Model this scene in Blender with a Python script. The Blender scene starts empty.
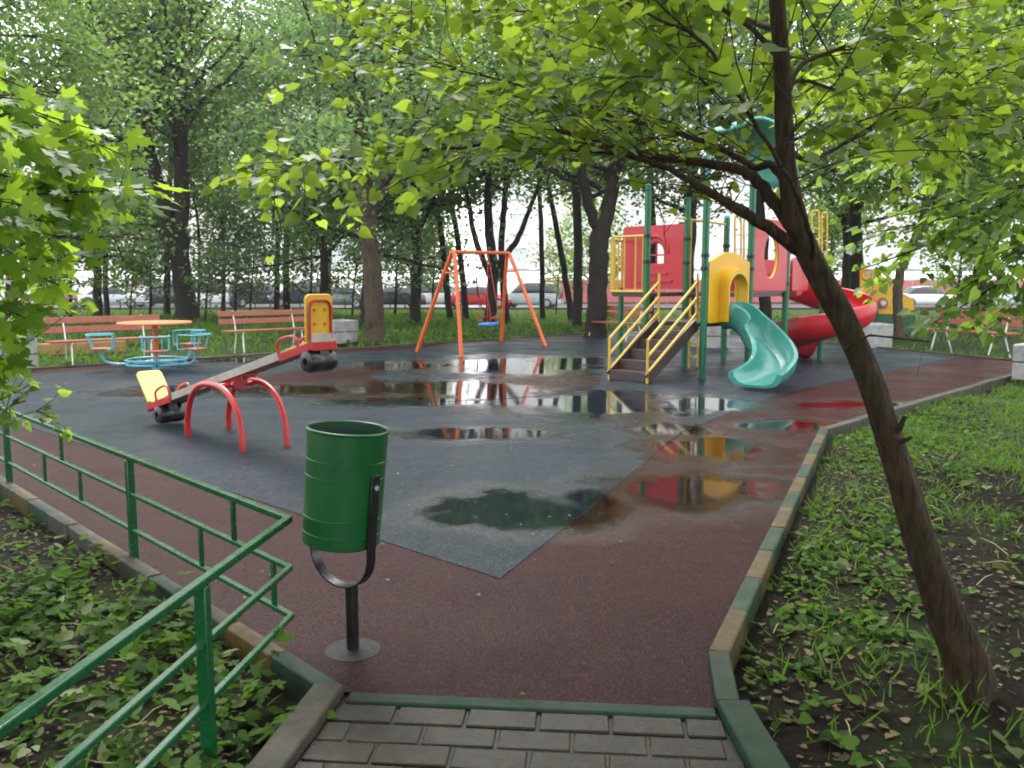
import bpy, bmesh, math, random
import numpy as np
from mathutils import Vector, Matrix, Quaternion

R = math.radians
rnd = random.Random(7)
nr = np.random.default_rng(11)
scene = bpy.context.scene
COL = scene.collection

# ------------------------------------------------------------------ camera
F = 870.0
H = 1.6
PITCH = math.atan(106 / 870.0)
cam_d = bpy.data.cameras.new('camera')
cam = bpy.data.objects.new('camera', cam_d)
COL.objects.link(cam)
cam.location = (0, 0, H)
cam.rotation_euler = (math.pi / 2 - PITCH, 0, 0)
cam_d.sensor_width = 36
cam_d.lens = F / 1024 * 36
cam_d.clip_start = 0.05
cam_d.clip_end = 600
scene.camera = cam
cp, sp = math.cos(PITCH), math.sin(PITCH)


def ray(px, py):
    a = (px - 512) / F
    b = (384 - py) / F
    return Vector((a, cp + b * sp, -sp + b * cp))


def G(px, py, z=0.0):
    d = ray(px, py)
    return Vector((0, 0, H)) + d * ((z - H) / d.z)


def P(px, py, y):
    d = ray(px, py)
    return Vector((0, 0, H)) + d * (y / d.y)


# ------------------------------------------------------------------ materials
def new_mat(name):
    m = bpy.data.materials.new(name)
    m.use_nodes = True
    nt = m.node_tree
    nt.nodes.clear()
    out = nt.nodes.new('ShaderNodeOutputMaterial')
    return m, nt, out


def N(nt, t, **kw):
    n = nt.nodes.new(t)
    for k, v in kw.items():
        setattr(n, k, v)
    return n


def L(nt, a, b):
    nt.links.new(a, b)


def noise(nt, scale, detail=4, rough=.6, coord=None):
    n = N(nt, 'ShaderNodeTexNoise')
    n.inputs['Scale'].default_value = scale
    n.inputs['Detail'].default_value = detail
    n.inputs['Roughness'].default_value = rough
    if coord is not None:
        L(nt, coord, n.inputs['Vector'])
    return n


def ramp(nt, fac, stops):
    r = N(nt, 'ShaderNodeValToRGB')
    e = r.color_ramp.elements
    e[0].position, e[0].color = stops[0][0], (*stops[0][1], 1)
    e[1].position, e[1].color = stops[1][0], (*stops[1][1], 1)
    for p, c in stops[2:]:
        x = e.new(p)
        x.color = (*c, 1)
    L(nt, fac, r.inputs['Fac'])
    return r


def mixc(nt, fac, a, b):
    m = N(nt, 'ShaderNodeMix', data_type='RGBA')
    for s, v in ((0, fac), (6, a), (7, b)):
        if isinstance(v, (int, float)):
            m.inputs[s].default_value = v
        elif isinstance(v, tuple):
            m.inputs[s].default_value = (*v, 1)
        else:
            L(nt, v, m.inputs[s])
    return m.outputs[2]


def paint(name, col, rough=.35, var=.18, scale=6, bump=.05, chip=None, chip_at=.68, metallic=0, bscale=60, coat=0.0):
    m, nt, out = new_mat(name)
    b = N(nt, 'ShaderNodeBsdfPrincipled')
    tc = N(nt, 'ShaderNodeTexCoord').outputs['Object']
    n1 = noise(nt, scale, 5, .65, tc)
    d = tuple(c * (1 - var) for c in col)
    u = tuple(min(1, c * (1 + var)) for c in col)
    r1 = ramp(nt, n1.outputs['Fac'], [(.3, d), (.7, u)])
    c = r1.outputs['Color']
    if chip:
        n2 = noise(nt, scale * 4, 6, .7, tc)
        r2 = ramp(nt, n2.outputs['Fac'], [(chip_at - .02, (0, 0, 0)), (chip_at + .02, (1, 1, 1))])
        c = mixc(nt, r2.outputs['Color'], c, chip)
    L(nt, c, b.inputs['Base Color'])
    rr = N(nt, 'ShaderNodeMapRange')
    L(nt, noise(nt, scale * 2, 4, .6, tc).outputs['Fac'], rr.inputs['Value'])
    rr.inputs['To Min'].default_value = max(.03, rough - .12)
    rr.inputs['To Max'].default_value = min(1, rough + .15)
    L(nt, rr.outputs['Result'], b.inputs['Roughness'])
    b.inputs['Metallic'].default_value = metallic
    b.inputs['Coat Weight'].default_value = coat
    if bump:
        bp = N(nt, 'ShaderNodeBump')
        bp.inputs['Strength'].default_value = bump
        bp.inputs['Distance'].default_value = .01
        L(nt, noise(nt, bscale, 4, .6, tc).outputs['Fac'], bp.inputs['Height'])
        L(nt, bp.outputs['Normal'], b.inputs['Normal'])
    L(nt, b.outputs[0], out.inputs['Surface'])
    return m


def leaf_mat(name, c_dark, c_light, trans, tw=.5, rough=.38, spec=.4):
    m, nt, out = new_mat(name)
    geo = N(nt, 'ShaderNodeNewGeometry')
    r = ramp(nt, geo.outputs['Random Per Island'], [(0, c_dark), (1, c_light)])
    b = N(nt, 'ShaderNodeBsdfPrincipled')
    L(nt, r.outputs['Color'], b.inputs['Base Color'])
    b.inputs['Roughness'].default_value = rough
    b.inputs['Specular IOR Level'].default_value = spec
    t = N(nt, 'ShaderNodeBsdfTranslucent')
    k = ramp(nt, geo.outputs['Random Per Island'], [(0, tuple(v * .6 for v in trans)), (1, trans)])
    L(nt, k.outputs['Color'], t.inputs['Color'])
    mx = N(nt, 'ShaderNodeMixShader')
    mx.inputs[0].default_value = tw
    L(nt, b.outputs[0], mx.inputs[1])
    L(nt, t.outputs[0], mx.inputs[2])
    L(nt, mx.outputs[0], out.inputs['Surface'])
    return m


def bark_mat(name, dark, light, scale=1.0, moss=None):
    m, nt, out = new_mat(name)
    tc = N(nt, 'ShaderNodeTexCoord').outputs['Object']
    mp = N(nt, 'ShaderNodeMapping')
    mp.inputs['Scale'].default_value = (9 * scale, 9 * scale, 1.6 * scale)
    L(nt, tc, mp.inputs['Vector'])
    n1 = noise(nt, 3, 8, .7, mp.outputs[0])
    r = ramp(nt, n1.outputs['Fac'], [(.35, dark), (.68, light)])
    c = r.outputs['Color']
    if moss:
        n2 = noise(nt, 1.7 * scale, 4, .6, tc)
        rr = ramp(nt, n2.outputs['Fac'], [(.5, (0, 0, 0)), (.7, (.6, .6, .6))])
        c = mixc(nt, rr.outputs['Color'], c, moss)
    b = N(nt, 'ShaderNodeBsdfPrincipled')
    L(nt, c, b.inputs['Base Color'])
    b.inputs['Roughness'].default_value = .75
    b.inputs['Specular IOR Level'].default_value = .2
    v = N(nt, 'ShaderNodeTexVoronoi', feature='DISTANCE_TO_EDGE')
    v.inputs['Scale'].default_value = 2.5
    L(nt, mp.outputs[0], v.inputs['Vector'])
    mm = N(nt, 'ShaderNodeMath', operation='ADD')
    L(nt, n1.outputs['Fac'], mm.inputs[0])
    L(nt, v.outputs['Distance'], mm.inputs[1])
    bp = N(nt, 'ShaderNodeBump')
    bp.inputs['Strength'].default_value = .8
    bp.inputs['Distance'].default_value = .02
    L(nt, mm.outputs[0], bp.inputs['Height'])
    L(nt, bp.outputs['Normal'], b.inputs['Normal'])
    L(nt, b.outputs[0], out.inputs['Surface'])
    return m


# puddles: standing rain water in the dips of the rubber, as ellipses on the ground (centre, half widths)
PUD_PX = [(512, 367, 78, 9), (560, 362, 40, 5), (430, 389, 100, 7), (415, 402, 70, 4), (600, 405, 105, 11), (500, 394, 60, 8),
          (482, 434, 70, 6), (530, 513, 78, 17), (692, 489, 80, 15), (590, 500, 30, 10), (712, 449, 62, 12), (672, 430, 40, 8),
          (850, 405, 60, 4), (790, 425, 50, 5), (240, 391, 110, 5), (400, 366, 50, 4), (210, 360, 90, 3), (455, 520, 24, 8),
          (628, 396, 34, 5), (700, 405, 60, 6)]
PUDS = []
for (cx, cy, rx, ry) in PUD_PX:
    c = G(cx, cy)
    ax = (G(cx + rx, cy) - c).x
    ay = (G(cx, cy - ry) - G(cx, cy + ry)).y / 2
    PUDS.append((c.x, (G(cx, cy - ry).y + G(cx, cy + ry).y) / 2, ax, ay))


def rubber_mat(name, dark, light, speck):
    m, nt, out = new_mat(name)
    geo = N(nt, 'ShaderNodeNewGeometry').outputs['Position']
    # wobble position for uneven outlines
    nz = N(nt, 'ShaderNodeTexNoise')
    nz.inputs['Scale'].default_value = 1.3
    nz.inputs['Detail'].default_value = 5
    nz.inputs['Roughness'].default_value = .6
    L(nt, geo, nz.inputs['Vector'])
    prev = None
    for (x, y, ax, ay) in PUDS:
        s = N(nt, 'ShaderNodeVectorMath', operation='SUBTRACT')
        L(nt, geo, s.inputs[0])
        s.inputs[1].default_value = (x, y, 0)
        q = N(nt, 'ShaderNodeVectorMath', operation='MULTIPLY')
        L(nt, s.outputs[0], q.inputs[0])
        q.inputs[1].default_value = (1 / ax, 1 / ay, 0)
        ln = N(nt, 'ShaderNodeVectorMath', operation='LENGTH')
        L(nt, q.outputs[0], ln.inputs[0])
        if prev is None:
            prev = ln.outputs['Value']
        else:
            mn = N(nt, 'ShaderNodeMath', operation='SMOOTH_MIN')
            L(nt, prev, mn.inputs[0])
            L(nt, ln.outputs['Value'], mn.inputs[1])
            mn.inputs[2].default_value = .15
            prev = mn.outputs[0]
    fine = noise(nt, 22, 4, .7, geo)
    af = N(nt, 'ShaderNodeMath', operation='MULTIPLY_ADD')
    L(nt, fine.outputs['Fac'], af.inputs[0])
    af.inputs[1].default_value = .55
    L(nt, prev, af.inputs[2])
    as_ = N(nt, 'ShaderNodeMath', operation='SUBTRACT')
    L(nt, af.outputs[0], as_.inputs[0])
    as_.inputs[1].default_value = .275
    ad = N(nt, 'ShaderNodeMath', operation='MULTIPLY_ADD')
    L(nt, nz.outputs['Fac'], ad.inputs[0])
    ad.inputs[1].default_value = 2.6
    L(nt, as_.outputs[0], ad.inputs[2])
    wet = N(nt, 'ShaderNodeMapRange')        # 1 inside water
    wet.interpolation_type = 'SMOOTHSTEP'
    L(nt, ad.outputs[0], wet.inputs['Value'])
    wet.inputs['From Min'].default_value = 2.7
    wet.inputs['From Max'].default_value = 2.0
    damp = N(nt, 'ShaderNodeMapRange')
    damp.interpolation_type = 'SMOOTHSTEP'
    L(nt, ad.outputs[0], damp.inputs['Value'])
    damp.inputs['From Min'].default_value = 3.4
    damp.inputs['From Max'].default_value = 2.1
    big = noise(nt, .5, 5, .6, geo)
    base = ramp(nt, big.outputs['Fac'], [(.3, dark), (.7, light)]).outputs['Color']
    v = N(nt, 'ShaderNodeTexVoronoi')
    v.inputs['Scale'].default_value = 95
    L(nt, geo, v.inputs['Vector'])
    sk = ramp(nt, v.outputs['Color'], [(.55, (0, 0, 0)), (.8, (1, 1, 1))])
    base = mixc(nt, mul(nt, sk.outputs['Color'], .8), base, speck)
    mid = noise(nt, 5, 6, .7, geo)
    base = mixc(nt, mul(nt, mid.outputs['Fac'], .5), base, tuple(c * .6 for c in dark))
    base = mixc(nt, damp.outputs[0], base, tuple(c * .7 for c in dark))
    b = N(nt, 'ShaderNodeBsdfPrincipled')
    L(nt, base, b.inputs['Base Color'])
    r1 = N(nt, 'ShaderNodeMapRange')
    L(nt, noise(nt, 1.1, 5, .6, geo).outputs['Fac'], r1.inputs['Value'])
    r1.inputs['From Min'].default_value = .35
    r1.inputs['From Max'].default_value = .65
    r1.inputs['To Min'].default_value = .28
    r1.inputs['To Max'].default_value = .50
    rm = N(nt, 'ShaderNodeMix', data_type='FLOAT')
    L(nt, damp.outputs[0], rm.inputs[0])
    L(nt, r1.outputs[0], rm.inputs[2])
    rm.inputs[3].default_value = .20
    rw = N(nt, 'ShaderNodeMix', data_type='FLOAT')
    L(nt, wet.outputs[0], rw.inputs[0])
    L(nt, rm.outputs[0], rw.inputs[2])
    rw.inputs[3].default_value = .055
    L(nt, rw.outputs[0], b.inputs['Roughness'])
    b.inputs['IOR'].default_value = 1.4
    sl_ = N(nt, 'ShaderNodeMapRange')
    L(nt, damp.outputs[0], sl_.inputs['Value'])
    sl_.inputs['To Min'].default_value = .08
    sl_.inputs['To Max'].default_value = .42
    L(nt, sl_.outputs[0], b.inputs['Specular IOR Level'])
    bs = N(nt, 'ShaderNodeMath', operation='SUBTRACT')
    bs.inputs[0].default_value = 1
    L(nt, wet.outputs[0], bs.inputs[1])
    bp = N(nt, 'ShaderNodeBump')
    bp.inputs['Distance'].default_value = .004
    b2 = N(nt, 'ShaderNodeMath', operation='MULTIPLY')
    L(nt, bs.outputs[0], b2.inputs[0])
    b2.inputs[1].default_value = .55
    L(nt, b2.outputs[0], bp.inputs['Strength'])
    L(nt, v.outputs['Distance'], bp.inputs['Height'])
    L(nt, bp.outputs['Normal'], b.inputs['Normal'])
    L(nt, b.outputs[0], out.inputs['Surface'])
    return m


def mul(nt, a, k):
    m = N(nt, 'ShaderNodeMath', operation='MULTIPLY')
    L(nt, a, m.inputs[0])
    m.inputs[1].default_value = k
    return m.outputs[0]


def soil_mat():
    m, nt, out = new_mat('soil_and_grass')
    geo = N(nt, 'ShaderNodeNewGeometry').outputs['Position']
    n1 = noise(nt, 9, 8, .75, geo)
    soil = ramp(nt, n1.outputs['Fac'], [(.35, (.003, .0022, .0016)), (.7, (.022, .015, .010))]).outputs['Color']
    n2 = noise(nt, 30, 6, .7, geo)
    grass = ramp(nt, n2.outputs['Fac'], [(.3, (.008, .013, .004)), (.7, (.035, .055, .014))]).outputs['Color']
    n3 = noise(nt, .8, 6, .65, geo)
    sep = N(nt, 'ShaderNodeSeparateXYZ')
    L(nt, geo, sep.inputs[0])
    far = N(nt, 'ShaderNodeMapRange')
    L(nt, sep.outputs['Y'], far.inputs['Value'])
    far.inputs['From Min'].default_value = 8
    far.inputs['From Max'].default_value = 20
    far.inputs['To Min'].default_value = -.04
    far.inputs['To Max'].default_value = .14
    ad = N(nt, 'ShaderNodeMath', operation='ADD')
    L(nt, n3.outputs['Fac'], ad.inputs[0])
    L(nt, far.outputs[0], ad.inputs[1])
    fac = ramp(nt, ad.outputs[0], [(.48, (0, 0, 0)), (.58, (1, 1, 1))]).outputs['Color']
    b = N(nt, 'ShaderNodeBsdfPrincipled')
    L(nt, mixc(nt, fac, soil, grass), b.inputs['Base Color'])
    b.inputs['Roughness'].default_value = .7
    b.inputs['Specular IOR Level'].default_value = .06
    bp = N(nt, 'ShaderNodeBump')
    bp.inputs['Strength'].default_value = 1
    bp.inputs['Distance'].default_value = .03
    L(nt, n1.outputs['Fac'], bp.inputs['Height'])
    L(nt, bp.outputs['Normal'], b.inputs['Normal'])
    L(nt, b.outputs[0], out.inputs['Surface'])
    return m


def stone_mat(name, a, b_, scale=8, rough=.6, bump=.4, moss=None, spec=.25):
    m, nt, out = new_mat(name)
    geo = N(nt, 'ShaderNodeNewGeometry').outputs['Position']
    n1 = noise(nt, scale, 8, .7, geo)
    c = ramp(nt, n1.outputs['Fac'], [(.3, a), (.7, b_)]).outputs['Color']
    if moss:
        n2 = noise(nt, 2.6, 6, .75, geo)
        f = ramp(nt, n2.outputs['Fac'], [(.5, (0, 0, 0)), (.66, (.85, .85, .85))]).outputs['Color']
        c = mixc(nt, f, c, moss)
    b = N(nt, 'ShaderNodeBsdfPrincipled')
    L(nt, c, b.inputs['Base Color'])
    b.inputs['Specular IOR Level'].default_value = spec
    rr = N(nt, 'ShaderNodeMapRange')
    L(nt, noise(nt, 3, 5, .6, geo).outputs['Fac'], rr.inputs['Value'])
    rr.inputs['From Min'].default_value = .35
    rr.inputs['From Max'].default_value = .65
    rr.inputs['To Min'].default_value = rough - .2
    rr.inputs['To Max'].default_value = rough + .15
    L(nt, rr.outputs[0], b.inputs['Roughness'])
    bp = N(nt, 'ShaderNodeBump')
    bp.inputs['Strength'].default_value = bump
    bp.inputs['Distance'].default_value = .006
    L(nt, noise(nt, scale * 9, 5, .7, geo).outputs['Fac'], bp.inputs['Height'])
    L(nt, bp.outputs['Normal'], b.inputs['Normal'])
    L(nt, b.outputs[0], out.inputs['Surface'])
    return m


M = {}
M['green_rail'] = paint('green_gloss_paint', (.002, .066, .018), .25, .15, 8, .12, chip=(.03, .10, .06), chip_at=.74)
M['green_bin'] = paint('bin_green_enamel', (.001, .066, .012), .3, .15, 5, .05)
M['bin_in'] = paint('bin_inside', (.003, .035, .014), .6, .3)
M['black'] = paint('black_iron_paint', (.006, .006, .007), .28, .3, 8, .1)
M['tyre'] = paint('black_rubber', (.008, .008, .009), .3, .3, 8, .2)
M['red_metal'] = paint('red_painted_steel', (.42, .014, .016), .3, .12, 6, .06, chip=(.25, .09, .06), chip_at=.75)
M['orange_metal'] = paint('orange_painted_steel', (.62, .10, .018), .35, .12, 6, .06)
M['yellow_metal'] = paint('yellow_painted_steel', (.55, .35, .03), .35, .12, 6, .06, chip=(.45, .32, .12), chip_at=.74)
M['green_post'] = paint('green_play_post', (.003, .11, .042), .3, .12, 4, .04)
M['red_plastic'] = paint('red_moulded_plastic', (.43, .008, .016), .32, .08, 3, .05, bscale=200)
M['yellow_plastic'] = paint('yellow_moulded_plastic', (.62, .34, .008), .34, .08, 3, .05, bscale=200)
M['pale_yellow'] = paint('pale_yellow_plastic', (.86, .74, .22), .35, .08, 3, .05)
M['teal'] = paint('teal_moulded_plastic', (.035, .21, .175), .22, .12, 3, .05, bscale=200)
M['deck'] = paint('brown_deck_board', (.035, .018, .014), .4, .3, 6, .2)
M['beam_edge'] = paint('bare_metal_edge', (.36, .34, .30), .35, .2, 8, .1)
M['beam_side'] = paint('worn_wood_beam', (.2, .115, .07), .5, .3, 8, .2)
M['blue_metal'] = paint('light_blue_steel', (.10, .36, .46), .35, .15, 6, .06, chip=(.3, .2, .15), chip_at=.72)
M['seat_brown'] = paint('brown_seat_paint', (.35, .09, .05), .4, .2)
M['orange_wood'] = paint('orange_round_board', (.60, .16, .04), .4, .15)
M['bench_slat'] = paint('bench_slat_varnish', (.26, .062, .03), .4, .2, 9, .2)
M['bench_leg'] = paint('white_bench_leg', (.66, .66, .62), .4, .12)
M['concrete'] = stone_mat('grey_concrete', (.18, .175, .165), (.38, .37, .355), 6, .75)
M['kerb'] = stone_mat('bare_kerb_concrete', (.022, .018, .013), (.075, .065, .048), 14, .55, .6, moss=(.016, .022, .010))
M['kerb_green'] = stone_mat('kerb_green_paint', (.006, .018, .009), (.010, .045, .021), 16, .5, .6, moss=(.025, .024, .016))
M['kerb_yellow'] = stone_mat('kerb_yellow_paint', (.025, .018, .007), (.12, .075, .013), 16, .5, .6, moss=(.028, .025, .016))
M['paver'] = stone_mat('wet_paver', (.010, .006, .004), (.032, .020, .012), 10, .27, .5, moss=(.012, .014, .007), spec=.3)
M['soil'] = soil_mat()
M['red_rubber'] = rubber_mat('red_rubber_granules', (.016, .0032, .0046), (.030, .0065, .0085), (.07, .024, .024))
M['grey_rubber'] = rubber_mat('grey_rubber_granules', (.010, .015, .022), (.019, .028, .039), (.06, .075, .09))
M['base_disc'] = stone_mat('wet_concrete_disc', (.008, .008, .009), (.03, .029, .029), 14, .45, 1.0)
M['asphalt'] = stone_mat('asphalt', (.04, .04, .04), (.07, .07, .07), 4, .5)
M['bark'] = bark_mat('dark_wet_bark', (.006, .005, .004), (.032, .024, .017))
M['bark_hero'] = bark_mat('brown_wet_bark', (.006, .004, .002), (.060, .036, .016), 1.7, moss=(.032, .027, .009))
M['bark_grey'] = bark_mat('grey_brown_bark', (.022, .016, .011), (.10, .072, .046))
M['twig'] = paint('twig_bark', (.03, .022, .016), .6, .3)
M['leaf_hero'] = leaf_mat('young_linden_leaf', (.045, .11, .008), (.11, .22, .014), (.40, .55, .05), .6)
M['leaf_maple'] = leaf_mat('maple_leaf', (.045, .12, .008), (.12, .24, .015), (.45, .68, .05), .62)
M['leaf_a'] = leaf_mat('dull_green_leaf', (.05, .09, .025), (.12, .18, .055), (.29, .47, .09), .58)
M['leaf_b'] = leaf_mat('blue_green_leaf', (.05, .09, .035), (.12, .18, .08), (.27, .44, .13), .58)
M['leaf_c'] = leaf_mat('mid_green_leaf', (.04, .10, .014), (.11, .20, .03), (.36, .56, .06), .58)
M['weed'] = leaf_mat('weed_leaf', (.012, .045, .004), (.095, .17, .025), (.14, .28, .025), .4, .55, .1)
M['weed_pale'] = leaf_mat('wilted_leaf', (.07, .10, .03), (.22, .24, .12), (.2, .25, .08), .3, .6, .2)
M['grass'] = leaf_mat('grass_blade', (.035, .09, .010), (.11, .21, .03), (.18, .34, .03), .4, .6, .2)
M['litter'] = leaf_mat('fallen_leaf', (.015, .009, .005), (.22, .16, .08), (.15, .12, .05), .2, .6, .2)
M['straw'] = paint('dry_stalk', (.36, .27, .15), .7, .3)
M['wall_cream'] = stone_mat('cream_render', (.78, .74, .67), (.86, .83, .76), .6, .85, .1)
M['wall_pink'] = stone_mat('pale_pink_render', (.80, .75, .72), (.87, .83, .80), .6, .85, .1)
M['plinth'] = stone_mat('red_brown_plinth', (.36, .14, .11), (.46, .2, .17), .6, .8, .1)
M['pane'] = paint('window_glass', (.68, .70, .70), .3, .1, .3, 0)
M['white_trim'] = paint('white_trim', (.75, .75, .73), .5, .05)
M['hoarding'] = paint('red_site_fence', (.5, .12, .12), .5, .12, 1.0, .05)
M['car_glass'] = paint('car_glass', (.015, .018, .022), .08, .1, 1, 0)
for k, c in dict(silver=(.48, .50, .52), white=(.78, .78, .78), dark=(.02, .024, .032), red=(.5, .03, .035), greygreen=(.13, .17, .17), wine=(.22, .03, .03)).items():
    M['car_' + k] = paint('car_paint_' + k, c, .25, .05, 1, 0, coat=.6)
M['lamp'] = paint('lamp_lens', (.6, .6, .55), .15, .1, 1, 0)
M['rim'] = paint('wheel_rim', (.45, .45, .46), .3, .1, 1, 0, metallic=.6)
M['teal_roof'] = paint('pale_teal_roof', (.10, .36, .28), .35, .1, 2, .03)
M['grey_roof'] = paint('grey_roof_panel', (.05, .055, .06), .8, .1, 2, .03)
M['log'] = paint('yellow_brown_timber', (.26, .15, .05), .6, .3, 5, .3)

# ------------------------------------------------------------------ mesh building
ORG = {}


class MB:
    def __init__(self):
        self.v, self.f, self.m = [], [], []

    def add(self, vs, fs, mi=0):
        o = len(self.v)
        self.v += [tuple(x) for x in vs]
        self.f += [tuple(i + o for i in f) for f in fs]
        self.m += [mi] * len(fs)
        return self

    def box(self, c, s, rz=0, mat=None, mi=0):
        hx, hy, hz = s[0] / 2, s[1] / 2, s[2] / 2
        mt = mat if mat is not None else Matrix.Rotation(rz, 3, 'Z')
        vs = [Vector(c) + mt @ Vector((x * hx, y * hy, z * hz)) for x in (-1, 1) for y in (-1, 1) for z in (-1, 1)]
        return self.add(vs, [(0, 1, 3, 2), (4, 6, 7, 5), (0, 4, 5, 1), (2, 3, 7, 6), (0, 2, 6, 4), (1, 5, 7, 3)], mi)

    def bar(self, a, b, w, h, mi=0, up=Vector((0, 0, 1))):
        a, b = Vector(a), Vector(b)
        d = (b - a)
        x = d.normalized()
        y = up.cross(x)
        if y.length < 1e-3:
            y = Vector((0, 1, 0))
        y.normalize()
        z = x.cross(y)
        mt = Matrix((x, y, z)).transposed()
        return self.box((a + b) / 2, (d.length, w, h), mat=mt, mi=mi)

    def tube(self, pts, r, n=10, mi=0, closed=False, caps=True):
        pts = [Vector(p) for p in pts]
        k = len(pts)
        rs = r if isinstance(r, (list, tuple)) else [r] * k
        vs, fs = [], []
        t0 = (pts[1] - pts[0]).normalized()
        ref = Vector((0, 0, 1)) if abs(t0.z) < .9 else Vector((1, 0, 0))
        u = t0.cross(ref).normalized()
        for i, p in enumerate(pts):
            if closed:
                t = (pts[(i + 1) % k] - pts[i - 1]).normalized()
            else:
                t = (pts[min(i + 1, k - 1)] - pts[max(i - 1, 0)]).normalized()
            u = (u - t * u.dot(t))
            u = u.normalized() if u.length > 1e-5 else t.orthogonal().normalized()
            w = t.cross(u)
            for j in range(n):
                a = 2 * math.pi * j / n
                vs.append(p + (u * math.cos(a) + w * math.sin(a)) * rs[i])
        segs = k if closed else k - 1
        for i in range(segs):
            i2 = (i + 1) % k
            for j in range(n):
                j2 = (j + 1) % n
                fs.append((i * n + j, i * n + j2, i2 * n + j2, i2 * n + j))
        if caps and not closed:
            fs.append(tuple(range(n - 1, -1, -1)))
            fs.append(tuple((k - 1) * n + j for j in range(n)))
        return self.add(vs, fs, mi)

    def lathe(self, c, prof, n=32, mi=0, mt=None):
        c = Vector(c)
        mt = mt or Matrix.Identity(3)
        vs, fs = [], []
        for (r, z) in prof:
            for j in range(n):
                a = 2 * math.pi * j / n
                vs.append(c + mt @ Vector((r * math.cos(a), r * math.sin(a), z)))
        for i in range(len(prof) - 1):
            for j in range(n):
                j2 = (j + 1) % n
                fs.append((i * n + j, i * n + j2, (i + 1) * n + j2, (i + 1) * n + j))
        return self.add(vs, fs, mi)

    def disc(self, c, r, th, n=32, mi=0, mt=None):
        e = min(r * .1, th * .3)
        return self.lathe(c, [(0.0001, 0), (r - e, 0), (r, e), (r, th - e), (r - e, th), (0.0001, th)], n, mi, mt)

    def poly(self, pts, z0, z1, mi=0):
        n = len(pts)
        vs = [(p[0], p[1], z0) for p in pts] + [(p[0], p[1], z1) for p in pts]
        fs = [tuple(range(n, 2 * n)), tuple(range(n - 1, -1, -1))]
        fs += [(i, (i + 1) % n, n + (i + 1) % n, n + i) for i in range(n)]
        return self.add(vs, fs, mi)

    def prism(self, pts, th, o, x, y, mi=0):
        """outline pts in the (x, y) frame at o, thick th both ways along the normal"""
        o, x, y = Vector(o), Vector(x).normalized(), Vector(y).normalized()
        nn = x.cross(y)
        n = len(pts)
        vs = [o + x * p[0] + y * p[1] - nn * th / 2 for p in pts] + [o + x * p[0] + y * p[1] + nn * th / 2 for p in pts]
        fs = [tuple(range(n, 2 * n)), tuple(range(n - 1, -1, -1))]
        fs += [(i, (i + 1) % n, n + (i + 1) % n, n + i) for i in range(n)]
        return self.add(vs, fs, mi)

    def ring(self, outer, inner, th, o, x, y, mi=0):
        o, x, y = Vector(o), Vector(x).normalized(), Vector(y).normalized()
        nn = x.cross(y)
        n = len(outer)
        vs = []
        for s in (-.5, .5):
            for pl in (outer, inner):
                vs += [o + x * p[0] + y * p[1] + nn * th * s for p in pl]
        fs = []
        for i in range(n):
            j = (i + 1) % n
            fs += [(j, i, n + i, n + j), (2 * n + i, 2 * n + j, 3 * n + j, 3 * n + i),
                   (i, j, 2 * n + j, 2 * n + i), (n + j, n + i, 3 * n + i, 3 * n + j)]
        return self.add(vs, fs, mi)

    def sweep(self, pts, sect, scales=None, ups=None, mi=0):
        """closed section (across, up) swept along pts"""
        pts = [Vector(p) for p in pts]
        k, n = len(pts), len(sect)
        vs, fs = [], []
        for i, p in enumerate(pts):
            t = (pts[min(i + 1, k - 1)] - pts[max(i - 1, 0)]).normalized()
            up = ups[i] if ups else Vector((0, 0, 1))
            x = t.cross(up).normalized()
            u = x.cross(t).normalized()
            s = scales[i] if scales else 1
            sx, sy = s if isinstance(s, tuple) else (s, s)
            for (a, b) in sect:
                vs.append(p + x * a * sx + u * b * sy)
        for i in range(k - 1):
            for j in range(n):
                j2 = (j + 1) % n
                fs.append((i * n + j, (i + 1) * n + j, (i + 1) * n + j2, i * n + j2))
        fs.append(tuple(range(n)))
        fs.append(tuple((k - 1) * n + j for j in range(n - 1, -1, -1)))
        return self.add(vs, fs, mi)

    def build(self, name, mats, parent=None, bevel=0, sharp=35, label=None):
        if not isinstance(mats, (list, tuple)):
            mats = [mats]
        org = ORG.get(parent.name, Vector((0, 0, 0))) if parent else Vector((0, 0, 0))
        me = bpy.data.meshes.new(name)
        me.from_pydata([(a - org.x, b - org.y, c - org.z) for a, b, c in self.v], [], self.f)
        for mt in mats:
            me.materials.append(M[mt])
        if len(mats) > 1:
            me.polygons.foreach_set('material_index', self.m)
        bm = bmesh.new()
        bm.from_mesh(me)
        bmesh.ops.recalc_face_normals(bm, faces=bm.faces)
        bm.to_mesh(me)
        bm.free()
        me.polygons.foreach_set('use_smooth', [True] * len(me.polygons))
        me.set_sharp_from_angle(angle=R(sharp))
        o = bpy.data.objects.new(name, me)
        COL.objects.link(o)
        if parent:
            o.parent = parent
            ORG[o.name] = org
        if bevel:
            b = o.modifiers.new('bevel', 'BEVEL')
            b.width = bevel
            b.segments = 2
            b.limit_method = 'ANGLE'
        if label:
            o['label'] = label
        return o


def tag(o, label=None, cat=None, group=None, kind=None):
    if label:
        o['label'] = label
    if cat:
        o['category'] = cat
    if group:
        o['group'] = group
    if kind:
        o['kind'] = kind
    return o


def thing(name, label, cat, loc=(0, 0, 0), group=None):
    o = bpy.data.objects.new(name, None)
    o.empty_display_size = .2
    o.location = loc
    COL.objects.link(o)
    ORG[o.name] = Vector(loc)
    return tag(o, label, cat, group)


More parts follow.
